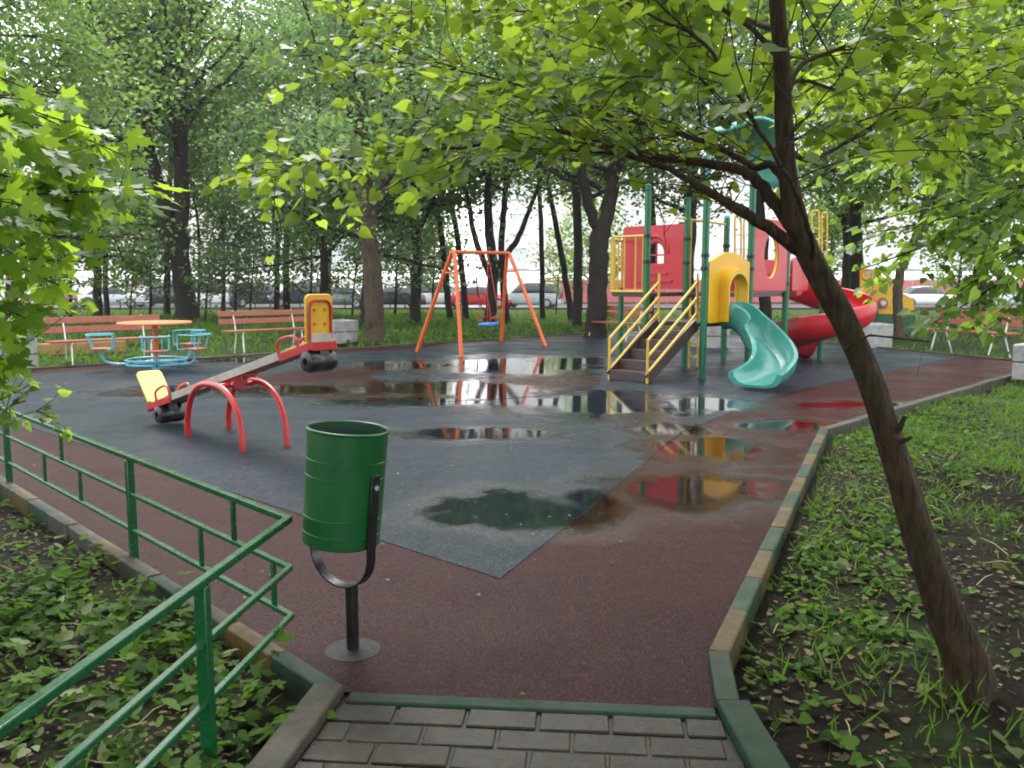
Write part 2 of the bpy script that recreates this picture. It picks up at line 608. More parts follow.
def dup(root, loc, rz, label, group=None, scale=1):
    def cp_(o, par):
        c = o.copy()
        COL.objects.link(c)
        c.parent = par
        for ch in o.children:
            cp_(ch, c)
        return c
    r = cp_(root, None)
    r.location = loc
    r.rotation_euler = (0, 0, rz)
    r.scale = (scale,) * 3
    r['label'] = label
    if group:
        r['group'] = group
    return r


def spline(pts, n=8):
    """Catmull-Rom through pts"""
    pts = [Vector(p) for p in pts]
    q = [pts[0] * 2 - pts[1]] + pts + [pts[-1] * 2 - pts[-2]]
    out = []
    for i in range(1, len(q) - 2):
        a, b, c, d = q[i - 1], q[i], q[i + 1], q[i + 2]
        for k in range(n):
            t = k / n
            out.append(.5 * ((2 * b) + (c - a) * t + (2 * a - 5 * b + 4 * c - d) * t * t + (-a + 3 * b - 3 * c + d) * t ** 3))
    out.append(pts[-1])
    return out


def lerp_list(vals, n):
    out = []
    for i in range(n):
        t = i / (n - 1) * (len(vals) - 1)
        k = min(int(t), len(vals) - 2)
        out.append(vals[k] + (vals[k + 1] - vals[k]) * (t - k))
    return out


# ------------------------------------------------------------------ leaves (numpy)
HEART = np.array([(0, 0, 0), (.30, -.10, .03), (.50, .18, .05), (.42, .52, .04), (.16, .85, .0), (0, 1.12, -.06),
                  (-.16, .85, .0), (-.42, .52, .04), (-.50, .18, .05), (-.30, -.10, .03), (0, .45, -.05)], float)
HEART_F = [(10, 0, 1, 2), (10, 2, 3, 4), (10, 4, 5), (10, 5, 6), (10, 6, 7, 8), (10, 8, 9, 0)]
_mp = [(0, 0), (.18, -.10), (.48, -.12), (.36, .06), (.62, .20), (.95, .30), (.66, .42), (.62, .62), (.34, .50), (.26, .78), (.34, .95), (.12, .98), (0, 1.35)]
_mp = _mp + [(-x, y) for x, y in _mp[-2:0:-1]]
MAPLE = np.array([(x * .8, y, .05 * abs(x) - .05 * y) for x, y in _mp] + [(0, .38, 0)], float)
MAPLE_F = [(len(_mp), i, (i + 1) % len(_mp)) for i in range(len(_mp))]
QUAD = np.array([(0, 0, 0), (.36, .42, .08), (0, 1, 0), (-.36, .42, .08)], float)
QUAD_F = [(0, 1, 2, 3)]
BLADE = np.array([(-.05, 0, 0), (.05, 0, 0), (.035, .55, .05), (-.035, .55, .05), (0, 1, .22)], float)
BLADE_F = [(0, 1, 2, 3), (3, 2, 4)]


def leaf_mesh(shape, faces, pos, direc, normal, size):
    """pos, direc, normal (n,3); size (n,) -> verts, faces arrays"""
    n = len(pos)
    d = direc / np.linalg.norm(direc, axis=1, keepdims=True)
    x = np.cross(d, normal)
    x /= np.linalg.norm(x, axis=1, keepdims=True) + 1e-9
    z = np.cross(x, d)
    k = len(shape)
    V = (pos[:, None, :] + size[:, None, None] * (x[:, None, :] * shape[None, :, 0:1] + d[:, None, :] * shape[None, :, 1:2] + z[:, None, :] * shape[None, :, 2:3]))
    V = V.reshape(-1, 3)
    return V, faces, n, k


def build_leaves(name, sets, mats, parent=None):
    """sets: list of (V, faces, n, k, mi)"""
    verts, loops, starts, totals, mi = [], [], [], [], []
    vo = 0
    lo = 0
    for (V, faces, n, k, m) in sets:
        verts.append(V)
        pf = [np.array(f) for f in faces]
        off = (np.arange(n) * k + vo)[:, None]
        cat = np.concatenate(pf)[None, :] + off
        loops.append(cat.reshape(-1))
        t = np.array([len(f) for f in faces])
        totals.append(np.tile(t, n))
        mi.append(np.full(n * len(faces), m))
        vo += n * k
    verts = np.concatenate(verts)
    loops = np.concatenate(loops)
    totals = np.concatenate(totals)
    starts = np.concatenate([[0], np.cumsum(totals)[:-1]])
    mi = np.concatenate(mi)
    org = ORG.get(parent.name, Vector((0, 0, 0))) if parent else Vector((0, 0, 0))
    verts = verts - np.array(org)[None, :]
    me = bpy.data.meshes.new(name)
    me.vertices.add(len(verts))
    me.vertices.foreach_set('co', verts.astype(np.float32).ravel())
    me.loops.add(len(loops))
    me.loops.foreach_set('vertex_index', loops.astype(np.int32))
    me.polygons.add(len(totals))
    me.polygons.foreach_set('loop_start', starts.astype(np.int32))
    me.polygons.foreach_set('loop_total', totals.astype(np.int32))
    for m in mats:
        me.materials.append(M[m])
    me.polygons.foreach_set('material_index', mi.astype(np.int32))
    me.update(calc_edges=True)
    o = bpy.data.objects.new(name, me)
    COL.objects.link(o)
    if parent:
        o.parent = parent
        ORG[o.name] = org
    return o


def rand_dirs(n, up=.8, rg=None):
    rg = rg or nr
    nm = rg.normal(size=(n, 3)) * .55
    nm[:, 2] += up
    nm /= np.linalg.norm(nm, axis=1, keepdims=True)
    d = rg.normal(size=(n, 3))
    d[:, 2] -= .25
    d -= nm * (d * nm).sum(1, keepdims=True)
    return d, nm


# ------------------------------------------------------------------ SETTING
def gz(x, y):
    """ground height outside the rubber"""
    s = 0.0
    if y > 26:
        s = -(min(y, 58) - 26) / 32 * .36
    b = .018 * math.sin(x * 1.7 + y * .9) + .015 * math.sin(x * .63 - y * 1.9) + .01 * math.sin(4.1 * x + 2.3 * y)
    if y > 50:
        b = 0
    return -.085 + s + b


# one ground sheet, finer near the camera
xs = sorted(set([-200, -150, -110, -80, -60, -45, -35, -28] + [i * .5 for i in range(-44, 45)] + [28, 35, 45, 60, 80, 110, 150, 200]))
ys = sorted(set([-60, -30, -15, -8] + [i * .5 for i in range(-8, 72)] + [38, 41, 44, 48, 50, 54, 58, 70, 90, 130, 200]))
g = MB()
vs = [(x, y, gz(x, y)) for y in ys for x in xs]
nx = len(xs)
fs = [(j * nx + i, j * nx + i + 1, (j + 1) * nx + i + 1, (j + 1) * nx + i) for j in range(len(ys) - 1) for i in range(nx - 1)]
g.add(vs, fs)
tag(g.build('ground', 'soil', sharp=180), kind='structure')

# rubber outline
KL = G(345, 692)
KR = G(708, 657)
KR0 = G(716, 708)
ldir = (G(125, 555) - KL).normalized()
RC = G(820, 430)
rdir = (G(1010, 375) - RC).normalized()
FL = G(30, 370)
FM = G(400, 346)
fdir = (FM - FL).normalized()


def isect(p, d, q, e):
    den = d.x * e.y - d.y * e.x
    t = ((q.x - p.x) * e.y - (q.y - p.y) * e.x) / den
    return p + d * t


LC = isect(KL, ldir, FL, fdir)
FR_pt = G(875, 348)
FR2 = G(1015, 361)
frdir = (FR2 - FR_pt).normalized()
TC = isect(FL, fdir, FR_pt, frdir)
BC = isect(RC, rdir, FR_pt, frdir)
outline = [KL, KR0, KR, RC, BC, TC, LC]
tag(MB().poly(outline, -.12, 0.0).build('playground_surface', 'red_rubber'), kind='structure')
# grey field
inset = Vector((-fdir.y, fdir.x, 0)) * -.85
g1, g2, g3, g4 = G(0, 418), G(500, 579), G(682, 432), G(788, 392)
gl = isect(g1, (g2 - g1).normalized(), FL + inset, fdir)
g5 = G(1022, 350)
g5 = isect(g4, (G(957, 358) - g4).normalized(), FR_pt - Vector((0, .3, 0)), frdir)
gt = isect(FL + inset, fdir, FR_pt - Vector((0, .3, 0)), frdir)
tag(MB().poly([g2, G(596, 503), g3, G(740, 409), g4, g5, gt, gl], -.01, .004).build('grey_rubber_surface', 'grey_rubber'), kind='structure')
cc = G(428, 379)
circ = [(cc.x + 2.75 * math.cos(a * math.pi / 32), cc.y + 2.6 * math.sin(a * math.pi / 32)) for a in range(64)]
tag(MB().poly(circ, -.005, .008).build('round_rubber_surface', 'red_rubber'), kind='structure')
c2 = G(430, 376)
circ = [(c2.x + .95 * math.cos(a * math.pi / 24), c2.y + .95 * math.sin(a * math.pi / 24)) for a in range(48)]
tag(MB().poly(circ, -.003, .012).build('centre_rubber_surface', 'grey_rubber'), kind='structure')


def kerb(name, pts, w, top, mats_cycle, seg=.5, side=1, offset=0.0, first=0):
    mb = MB()
    mats = sorted(set(mats_cycle))
    k = first
    for a, b in zip(pts[:-1], pts[1:]):
        a, b = Vector(a), Vector(b)
        d = (b - a)
        Ln = d.length
        d = d.normalized()
        nrm = Vector((-d.y, d.x, 0)) * side
        n = max(1, round(Ln / seg))
        for i in range(n):
            p = a + d * (Ln * i / n + .002)
            q = a + d * (Ln * (i + 1) / n - .002)
            jig = rnd.uniform(-.006, .006)
            c = (p + q) / 2 + nrm * (w / 2 + offset + jig * .5)
            mb.box((c.x, c.y, top / 2 - .09 + jig / 2), ((q - p).length, w, top + .18 + jig), rz=math.atan2(d.y, d.x), mi=mats.index(mats_cycle[k % len(mats_cycle)]))
            k += 1
    o = mb.build(name, mats, bevel=.009)
    return tag(o, kind='structure')


kerb('left_kerb', [KL, KL + ldir * 13.8], .08, .03, ['kerb_green', 'kerb_yellow', 'kerb', 'kerb_green', 'kerb', 'kerb_yellow', 'kerb', 'kerb'], .45, side=1)
kerb('right_kerb', [KR0, KR, RC], .088, .035, ['kerb_green', 'kerb_yellow', 'kerb_green', 'kerb_yellow', 'kerb_green', 'kerb_yellow'], .52, side=-1)
kerb('far_right_kerb', [RC, BC], .1, .03, ['kerb'], .9, side=-1)
kerb('far_kerb', [LC, TC, BC], .1, .03, ['kerb'], .9, side=1)

# paved path towards the camera
PL2 = G(290, 768)
PR2 = G(748, 768)
pdl = (PL2 - KL).normalized()
pdr = (PR2 - KR0).normalized()
kerb('path_kerb', [KL, KL + pdl * 5.2], .12, .03, ['kerb'], 1.0, side=-1)
kerb('path_kerb', [KR0, KR0 + pdr * .62, KR0 + pdr * 5.2], .12, .03, ['kerb_green', 'kerb', 'kerb'], 1.0, side=1)
kerb('crossing_kerb', [KL + Vector((.02, .0, 0)), KR0], .075, .004, ['kerb_green'], 1.0, side=-1)
# pavers, clipped to the path's sides
pv = MB()
ed = (KR0 - KL).normalized()
en = Vector((ed.y, -ed.x, 0))
wleft = lambda t: 0
for row in range(37):
    v0 = .085 + row * .134
    off = (row % 2) * .13 + .03
    # sides at this row
    pm = KL + en * (v0 + .05)
    aL = (isect(pm, ed, KL, pdl) - pm).dot(ed)
    aR = (isect(pm, ed, KR0, pdr) - pm).dot(ed)
    u = aL + .004 - off
    while u < aR:
        u0, u1 = max(u + .0055, aL + .004), min(u + .2595, aR - .004)
        if u1 - u0 > .03:
            c = KL + ed * ((u0 + u1) / 2) + en * (v0 + .053)
            hz = -.006 + rnd.uniform(-.003, .002)
            mt = Matrix.Rotation(math.atan2(ed.y, ed.x), 3, 'Z') @ Matrix.Rotation(rnd.uniform(-.008, .008), 3, 'X') @ Matrix.Rotation(rnd.uniform(-.006, .006), 3, 'Y')
            pv.box((c.x, c.y, hz - .03), (u1 - u0, .122, .06), mat=mt)
        u += .265
o = pv.build('path', 'paver', bevel=.006)
tag(o, kind='structure')
# sand bed under the pavers
e1, e2 = KL + pdl * 5.2, KR0 + pdr * 5.2
tag(MB().poly([KL, KR0, e2, e1], -.1, -.014).build('path_bed', 'paver'), kind='structure')

# road beyond the lawn, with its kerb
rd = MB()
rd.poly([(-150, 56.5), (150, 56.5), (150, 68), (-150, 68)], -.5, -.40)
tag(rd.build('road', 'asphalt'), kind='structure')
tag(MB().box((0, 56.35, -.4), (300, .18, .2)).build('road_kerb', 'kerb'), kind='structure')
# sandy footpath strip behind the swing
pa, pb = G(500, 340), G(640, 333)
fp = MB()
fp.poly([G(500, 343), G(650, 338), G(650, 332), G(500, 336)], -.12, -.035)
tag(fp.build('footpath', 'concrete'), kind='structure')


# ------------------------------------------------------------------ litter bin
bb = G(353, 650)
t = thing('litter_bin', 'dark green round litter bin tipping on a black post beside the paved path', 'litter bin', bb)
by = bb.y
top = P(348, 432, by)
bot = P(341, 541, by)
ax = (top - bot)
hgt = ax.length + .02
axn = ax.normalized()
rr_ = (40.0 / F) * by * 1.0
zq = Vector((0, 0, 1)).rotation_difference(axn).to_matrix()
bk = MB()
r0, r1 = rr_ * .985, rr_ * 1.02
prof = [(0.001, 0.0), (r0 - .006, 0.0), (r0, .006)]
for z in (.11, .25, .60, .74):
    zz = z * hgt
    rz_ = r0 + (r1 - r0) * z
    prof += [(rz_, zz - .003), (rz_ + .0022, zz - .0015), (rz_ + .0022, zz + .0015), (rz_, zz + .003)]
prof += [(r1, hgt - .012)]
bk.lathe(bot, prof, 48, 0, zq)
bucket = bk.build('bucket', ['green_bin'], t, sharp=15)
inn = MB().lathe(bot, [(0.001, .012), (r0 - .008, .012), (r1 - .006, hgt - .01)], 48, 0, zq).build('liner', 'bin_in', bucket)
rim = MB().tube([bot + zq @ Vector((r1 * math.cos(a * math.pi / 24), r1 * math.sin(a * math.pi / 24), hgt - .006)) for a in range(48)], .007, 8, closed=True).build('rim', 'green_bin', bucket)
# bracket: flat black U strap, right arm in front, its plane turned a little
piv = bot + axn * hgt * .56
sd = Vector((math.cos(R(-34)), math.sin(R(-34)), 0))
pc = P(353, 585, by)
U = []
RA = rr_ * 1.10
pr = bot + axn * hgt * .62 + sd * (rr_ * 1.04)
pl = bot + axn * hgt * .30 - sd * (rr_ * 1.06)
prb = bot + axn * (-.02) + sd * (rr_ * 1.06)
plb = bot + axn * (-.02) - sd * (rr_ * .98)
low = Vector((pc.x, by, pc.z))
ctr = (prb + plb) / 2
dep = (ctr.z - low.z)
arcp = []
for i in range(0, 17):
    a = math.pi * i / 16
    s_ = math.cos(a)
    q = ctr + (prb - plb) / 2 * s_
    arcp.append(Vector((q.x, q.y, q.z - dep * math.sin(a) ** .8)))
path = [pr, (pr + prb) / 2] + arcp + [(plb + pl) / 2, pl]
fr = sd.cross(Vector((0, 0, 1)))
br = MB()
sect = [(-.024, -.004), (.024, -.004), (.024, .004), (-.024, .004)]
vsx, fsx = [], []
for i, p in enumerate(path):
    tt = (path[min(i + 1, len(path) - 1)] - path[max(i - 1, 0)]).normalized()
    nn_ = tt.cross(fr).normalized()
    for (a, b_) in sect:
        vsx.append(p + fr * a + nn_ * b_)
for i in range(len(path) - 1):
    for j in range(4):
        j2 = (j + 1) % 4
        fsx.append((i * 4 + j, (i + 1) * 4 + j, (i + 1) * 4 + j2, i * 4 + j2))
fsx += [(0, 1, 2, 3), tuple(4 * (len(path) - 1) + j for j in (3, 2, 1, 0))]
br.add(vsx, fsx)
brk = br.build('bracket', 'black', t, bevel=.0015)
MB().disc(pr - axn * .05 + sd * .006, .011, .008, 12, 0, Vector((0, 0, 1)).rotation_difference(sd).to_matrix()).build('bolt', 'rim', brk)
MB().tube([(bb.x, bb.y, -.05), (bb.x, bb.y, low.z + .004)], .0275, 20).build('post', 'black', t)
bd = MB().lathe((bb.x, bb.y, 0), [(.0001, .012), (.05, .011), (.09, .008), (.12, .004), (.13, -.01)], 40).build('base_disc', 'base_disc', t)

# ------------------------------------------------------------------ green railing
RH, RM, RB = .6, .39, .18
cor = G(288, 519, RH)
# far run
rl = (G(8, 410, RH) - cor)
rl.z = 0
rld = rl.normalized()
nearp = P(209, 580, 1)
near_top = G(209, 582, RH)
nrun = (G(0, 728, RH) - cor)
nrun.z = 0
nrd = nrun.normalized()
t = thing('railing', 'green painted tube railing turning a sharp corner beside the planting bed', 'railing', (cor.x, cor.y, 0))


def rail_z(p, z, dz=0):
    return Vector((p.x, p.y, z + dz))


postA = G(131, 463, RH)
postB = G(8, 411, RH)
farend = cor + rld * 9.5
nearend = cor + nrd * 3.4
for nm, z, w in (('top_rail', RH, .034), ('middle_rail', RM, .027), ('bottom_rail', RB, .027)):
    mb = MB()
    mb.bar(rail_z(cor - rld * w * .3, z), rail_z(farend, z), w, w * .8)
    mb.bar(rail_z(cor - nrd * w * .3, z - .0015), rail_z(nearend, z - .0015), w, w * .8)
    mb.build(nm, 'green_rail', t, bevel=.004)


def s_at(px, z):
    return min((abs(512 + F * (cor + rld * (k * .02)).x / ((cor + rld * (k * .02)).y * cp + (H - z) * sp) - px), k * .02) for k in range(460))[1]


Lp = s_at(131, .3)
for s in (Lp, s_at(7, .3), s_at(7, .3) + 2.5):
    p = cor + rld * s
    MB().box((p.x, p.y, RH / 2 - .06), (.042, .042, RH + .12 - .03), rz=math.atan2(rld.y, rld.x)).build('post', 'green_rail', t, bevel=.004)
pn = cor + nrd * (near_top - cor).length
MB().box((pn.x, pn.y, RH / 2 - .06), (.042, .042, RH + .12 - .03), rz=math.atan2(nrd.y, nrd.x)).build('post', 'green_rail', t, bevel=.004)
p = cor + nrd * 2.8
MB().box((p.x, p.y, RH / 2 - .06), (.042, .042, RH + .12 - .03), rz=math.atan2(nrd.y, nrd.x)).build('post', 'green_rail', t, bevel=.004)
bal = []
for (px, py, lev) in ((232, 498, 1), (273, 590, 0), (200, 560, 0), (60, 430, 1), (44, 462, 0), (79, 485, 0)):
    z = RH if lev else RM
    # find s on the far run whose screen x matches
    best = min((abs(512 + F * ((cor + rld * (k * .02)).x) / ((cor + rld * (k * .02)).y * cp + (H - z) * sp) - px), k * .02) for k in range(300))
    bal.append((best[1], lev))
for s, lev in bal + [(Lp + 3, 1), (Lp + 5, 1), (Lp + 3.5, 0), (Lp + 4.5, 0)]:
    a, b_ = (RM, RH) if lev else (RB, RM)
    p = cor + rld * s
    MB().box((p.x, p.y, (a + b_) / 2), (.020, .020, b_ - a - .024), rz=math.atan2(rld.y, rld.x)).build('baluster', 'green_rail', t, bevel=.002)

# ------------------------------------------------------------------ seesaw
fa1, fa2 = G(188, 436), G(243, 452)
fb1, fb2 = G(229, 429), G(287, 446)
ctr = (fa1 + fa2 + fb1 + fb2) / 4
t = thing('seesaw', 'red and yellow seesaw on two red arches with its right end up', 'seesaw', (ctr.x, ctr.y, 0))
for a, b_ in ((fa1, fa2), (fb1, fb2)):
    w = (b_ - a)
    m_ = (a + b_) / 2
    pts = []
    hh = .58
    for i in range(25):
        ang = math.pi * i / 24
        c_, s_ = math.cos(ang), math.sin(ang)
        sx = -math.copysign(abs(c_) ** .8, c_)
        q = m_ + w / 2 * (sx * (1.0 if s_ < .15 else 1.0 - .12 * s_))
        pts.append(Vector((q.x, q.y, hh * (s_ ** .62) - (.03 if i in (0, 24) else 0))))
    MB().tube(pts, .030, 12).build('arch_leg', 'red_metal', t)
LE, RE = P(159, 405, G(172, 424).y + .1), P(323, 344, 7.7)
pivot = (LE + RE) / 2
bdir = (RE - LE).normalized()
bside = bdir.cross(Vector((0, 0, 1))).normalized()
bup = bside.cross(bdir)
LEN = (RE - LE).length
mb = MB()
mb.bar(LE, RE, .20, .045)
o_ = mb.build('beam', ['beam_side'], t, bevel=.004)
mb = MB()
for s in (-1, 1):
    mb.bar(LE + bside * s * .108 + bup * .012, RE + bside * s * .108 + bup * .012, .016, .075)
mb.build('edge_trim', 'beam_edge', o_, bevel=.003)
# pivot
mb = MB()
cm = Vector((ctr.x, ctr.y, .50))
mid = LE + bdir * ((Vector((ctr.x, ctr.y, 0)) - LE).dot(Vector((bdir.x, bdir.y, 0)).normalized()) / math.hypot(bdir.x, bdir.y))
mb.tube([((fa1 + fa2) / 2).lerp(Vector((ctr.x, ctr.y, 0)), 0) + Vector((0, 0, .555)), ((fb1 + fb2) / 2) + Vector((0, 0, .555))], .026, 12)
ppv = mid - bup * .03
mb.bar(Vector((ctr.x, ctr.y, .53)), ppv, .14, .12)
mb.bar(mid - bdir * .22 - bup * .036, mid + bdir * .22 - bup * .036, .17, .018)
for i in (-1, 1):
    for j in (-.15, 0, .15):
        mb.disc(mid + bdir * j + bside * i * .07 - bup * .06, .012, .016, 10, 0, Vector((0, 0, 1)).rotation_difference(bup).to_matrix())
mb.build('pivot_bracket', 'red_metal', t, bevel=.003)


def rrect(w, h, r, n=5):
    out = []
    for cx, cy, a0 in ((w / 2 - r, h - r, 0), (-w / 2 + r, h - r, 90), (-w / 2 + r * .4, r * .4, 180), (w / 2 - r * .4, r * .4, 270)):
        q = r if a0 < 180 else r * .4
        for i in range(n + 1):
            a = R(a0 + 90 * i / n)
            out.append((cx + q * math.cos(a), cy + q * math.sin(a)))
    return out


for e, s, mt in ((RE, -1, 'yellow_plastic'), (LE, 1, 'pale_yellow')):
    inn_ = bdir * s                # towards the middle
    base = e + inn_ * .05 + bup * .035
    bside = bdir.cross(Vector((0, 0, 1))).normalized()
    upv = (Vector((0, 0, 1)) - inn_ * .02).normalized() if s < 0 else (bup * .88 - inn_ * .36).normalized()
    hh = .42 if s < 0 else .40
    mb = MB().prism(rrect(.29, hh, .05), .034, base, bside, upv)
    bk_ = mb.build('seat_back', mt, t, bevel=.008)
    nn_ = bside.cross(upv).normalized()
    if nn_.dot(inn_) > 0:
        nn_ = -nn_               # outward face
    # red rear frame following the outline, with four bolts
    ol = [(x, y) for x, y in rrect(.235, hh - .055, .07, 6)]
    fpts = [base + bside * x + upv * (y + .0) + nn_ * .026 for x, y in ol[:14]]
    fpts = [base + bside * ol[0][0] + nn_ * .026 + upv * .0] + fpts + [base + bside * ol[13][0] + nn_ * .026]
    MB().tube(fpts, .013, 8).build('back_frame', 'red_metal', bk_)
    for bx in (-.055, .055):
        for bz in (.15, .27):
            MB().disc(base + bside * bx + upv * bz * (hh / .4) + nn_ * .014, .014, .014, 12, 0, Vector((0, 0, 1)).rotation_difference(nn_).to_matrix()).build('bolt', 'orange_metal', bk_)
    # end plate
    MB().bar(base + nn_ * .035 - bside * .11 - bup * .0 + upv * .035, base + nn_ * .035 + bside * .11 + upv * .035, .012, .075, up=Vector((0, 0, 1))).build('end_plate', 'beam_edge', t, bevel=.002)
    # seat pad
    MB().bar(e + inn_ * .07 + bup * .032, e + inn_ * .38 + bup * .032, .24, .02).build('seat', mt if s < 0 else 'pale_yellow', t, bevel=.005)
    # handle loop
    h0 = e + inn_ * .42
    for sd_ in (-1, 1):
        q = h0 + bside * .125 * sd_
        lp = spline([q - inn_ * .22 + bup * .0, q - inn_ * .2 + bup * .12, q + bup * .15, q + inn_ * .07 + bup * .10, q + inn_ * .08 + bup * .0], 5)
        MB().tube(lp, .014, 8).build('handle', 'red_metal', t)
    # rim under the seat and half tyre bumper
    mb = MB()
    for sd_ in (-1, 1):
        mb.bar(e + bside * .125 * sd_ - bup * .01 - inn_ * .02, e + inn_ * .5 + bside * .125 * sd_ - bup * .01, .02, .07)
    mb.bar(e - bside * .13 - inn_ * .012 - bup * .02, e + bside * .13 - inn_ * .012 - bup * .02, .02, .075)
    mb.build('seat_frame', 'red_metal', t, bevel=.003)
    tc_ = e + inn_ * (.10 if s < 0 else .20) - bup * .13
    mb = MB()
    rot = Vector((0, 0, 1)).rotation_difference(bside).to_matrix()
    rt = .10
    mb.lathe(tc_ - bside * .155, [(.03, 0), (rt * .6, .0), (rt * .88, .012), (rt, .04), (rt * 1.02, .12), (rt * .97, .135), (rt * .97, .175), (rt * 1.02, .19), (rt, .27), (rt * .88, .298), (rt * .6, .31), (.03, .31)], 28, 0, rot)
    mb.bar(tc_ + bup * .03, tc_ + bup * .11, .10, .2)
    mb.build('tyre_bumper', 'tyre', t)

# ------------------------------------------------------------------ carousel
cb = G(157, 369)
t = thing('carousel', 'small roundabout with light blue hoop seats round an orange disc table', 'carousel', cb)
cz = cb
MB().tube([cz + Vector((0, 0, -.03)), cz + Vector((0, 0, .80))], .045, 16).build('pole', 'orange_metal', t)
MB().disc(cz + Vector((0, 0, .80)), .62, .035, 48).build('table_top', 'orange_wood', t)
mb = MB()
for z, r in ((.10, .50), (.17, .50)):
    mb.tube([cz + Vector((r * math.cos(a * math.pi / 20), r * math.sin(a * math.pi / 20), z)) for a in range(40)], .02, 8, closed=True)
for a in range(4):
    an = math.pi / 4 + a * math.pi / 2 + .3
    mb.tube([cz + Vector((0, 0, .12)), cz + Vector((.5 * math.cos(an), .5 * math.sin(an), .12))], .018, 8)
mb.tube([cz + Vector((0, 0, 0)), cz + Vector((0, 0, .14))], .08, 16)
mb.build('base_ring', 'blue_metal', t)
for k_ in range(4):
    an = R((200, 292, 70, 338)[k_])
    rd_ = Vector((math.cos(an), math.sin(an), 0))
    tn = Vector((-rd_.y, rd_.x, 0))
    sc = cz + rd_ * .88
    arm = spline([cz + rd_ * .45 + Vector((0, 0, .11)), cz + rd_ * .66 + Vector((0, 0, .11)), cz + rd_ * .84 + Vector((0, 0, .18)), cz + rd_ * .88 + Vector((0, 0, .36))], 5)
    MB().tube(arm, .024, 8).build('arm', 'blue_metal', t)
    st = MB().box(sc + Vector((0, 0, .385)), (.30, .32, .03), rz=an).build('seat', 'seat_brown', t, bevel=.01)
    # hoop backrest round three sides, open towards the table
    hp = []
    for z in (.63,):
        loop = [sc - rd_ * .20 + tn * .21, sc + rd_ * .12 + tn * .22, sc + rd_ * .21 + tn * .12, sc + rd_ * .21 - tn * .12, sc + rd_ * .12 - tn * .22, sc - rd_ * .20 - tn * .21]
        loop = spline([q + Vector((0, 0, z)) for q in loop], 5)
        hp = [loop[0] - Vector((0, 0, .24)), loop[0] - Vector((0, 0, .08))] + loop + [loop[-1] - Vector((0, 0, .08)), loop[-1] - Vector((0, 0, .24))]
        hp = [sc - rd_ * .10 + tn * .14 + Vector((0, 0, .37))] + hp + [sc - rd_ * .10 - tn * .14 + Vector((0, 0, .37))]
    mb = MB().tube(hp, .015, 8)
    for q in (tn * .10, -tn * .10):
        mb.tube([sc + rd_ * .13 + q + Vector((0, 0, .38)), sc + rd_ * .21 + q + Vector((0, 0, .63))], .012, 8)
    mb.build('hoop_rail', 'blue_metal', st)

# ------------------------------------------------------------------ benches
def make_bench(label, group):
    t = thing('park_bench', label, 'bench', (0, 0, 0), group)
    Lb = 2.15
    # bench faces -Y; built at the origin
    for y in (-.20, -.06, .08):
        MB().box((0, y, .44), (Lb, .11, .04)).build('seat_slat', 'bench_slat', t, bevel=.006)
    for z in (.64, .81):
        MB().box((0, .20 + (z - .64) * .25, z), (Lb, .035, .12), mat=Matrix.Rotation(R(-12), 3, 'X')).build('back_slat', 'bench_slat', t, bevel=.006)
    for x in (-.72, .72):
        mb = MB()
        mb.bar((x, -.20, .415), (x - .03, -.30, -.02), .035, .02, up=Vector((1, 0, 0)))
        mb.bar((x, .10, .415), (x + .03, .30, -.10), .035, .02, up=Vector((1, 0, 0)))
        mb.bar((x, -.26, .405), (x, .14, .405), .035, .02)
        mb.bar((x, .12, .40), (x, .268, .88), .035, .02, up=Vector((1, 0, 0)))
        mb.build('leg_frame', 'bench_leg', t, bevel=.003)
    return t


brz = math.atan2(fdir.y, fdir.x)
bench = make_bench('brown slatted bench behind the carousel, nearest the left edge', 'benches round the playground')
b1 = (G(59, 343, .45) + G(152, 335, .45)) / 2
bench.location = (b1.x, b1.y, 0)
bench.rotation_euler = (0, 0, brz)
brz1 = brz
b2 = (G(216, 331.5, .45) + G(308, 327, .45)) / 2
dup(bench, (b2.x + .1, b2.y, 0), brz, 'brown slatted bench on the grass edge behind the raised seesaw end')
brz3 = math.atan2(frdir.y, frdir.x)
q = G(925, 328, .45)
b3 = q + Vector((frdir.x, frdir.y, 0)) * 1.2
dup(bench, (b3.x, b3.y, 0), brz3, 'brown slatted bench at the right, beside the pale concrete planters')
q = b3 + frdir * 2.6
dup(bench, (q.x + .3, q.y + .2, 0), brz3, 'brown slatted bench cut off by the right edge of the photo')
q = G(617, 340)
dup(bench, (q.x, q.y + .25, 0), brz3 + .2, 'brown bench half hidden behind the playground stairs')
# timber edge behind the left bench
q = G(66, 352)
tl = MB().bar((q.x - 1.1, q.y - .6, .06), (q.x + .9, q.y + .9, .06), .2, .26).build('timber_edging', 'log', bevel=.02)
tag(tl, 'yellow brown timber edging lying in the grass behind the left bench', 'edging')


# ------------------------------------------------------------------ concrete planters
def planter(px, py, w, label, rz):
    q = G(px, py)
    t = thing('concrete_planter', label, 'planter', q, 'pale concrete planters round the playground')
    q = q + Vector((0, w * .45, 0))
    hb = .30
    for k, nm in ((0, 'lower_course'), (1, 'upper_course')):
        ww = w if k == 0 else w * 1.02
        mb = MB()
        o_ = [(-ww / 2, -ww / 2), (ww / 2, -ww / 2), (ww / 2, ww / 2), (-ww / 2, ww / 2)]
        i_ = [(x * .78, y * .78) for x, y in o_]
        mb.ring(o_, i_, hb - .02, q + Vector((0, 0, -.03 + hb / 2 + k * (hb - .01))), (math.cos(rz), math.sin(rz), 0), (-math.sin(rz), math.cos(rz), 0))
        mb.build(nm, 'concrete', t, bevel=.02)
    MB().box((q.x, q.y, .42), (w * .76, w * .76, .05), rz=rz).build('soil_fill', 'soil', t)


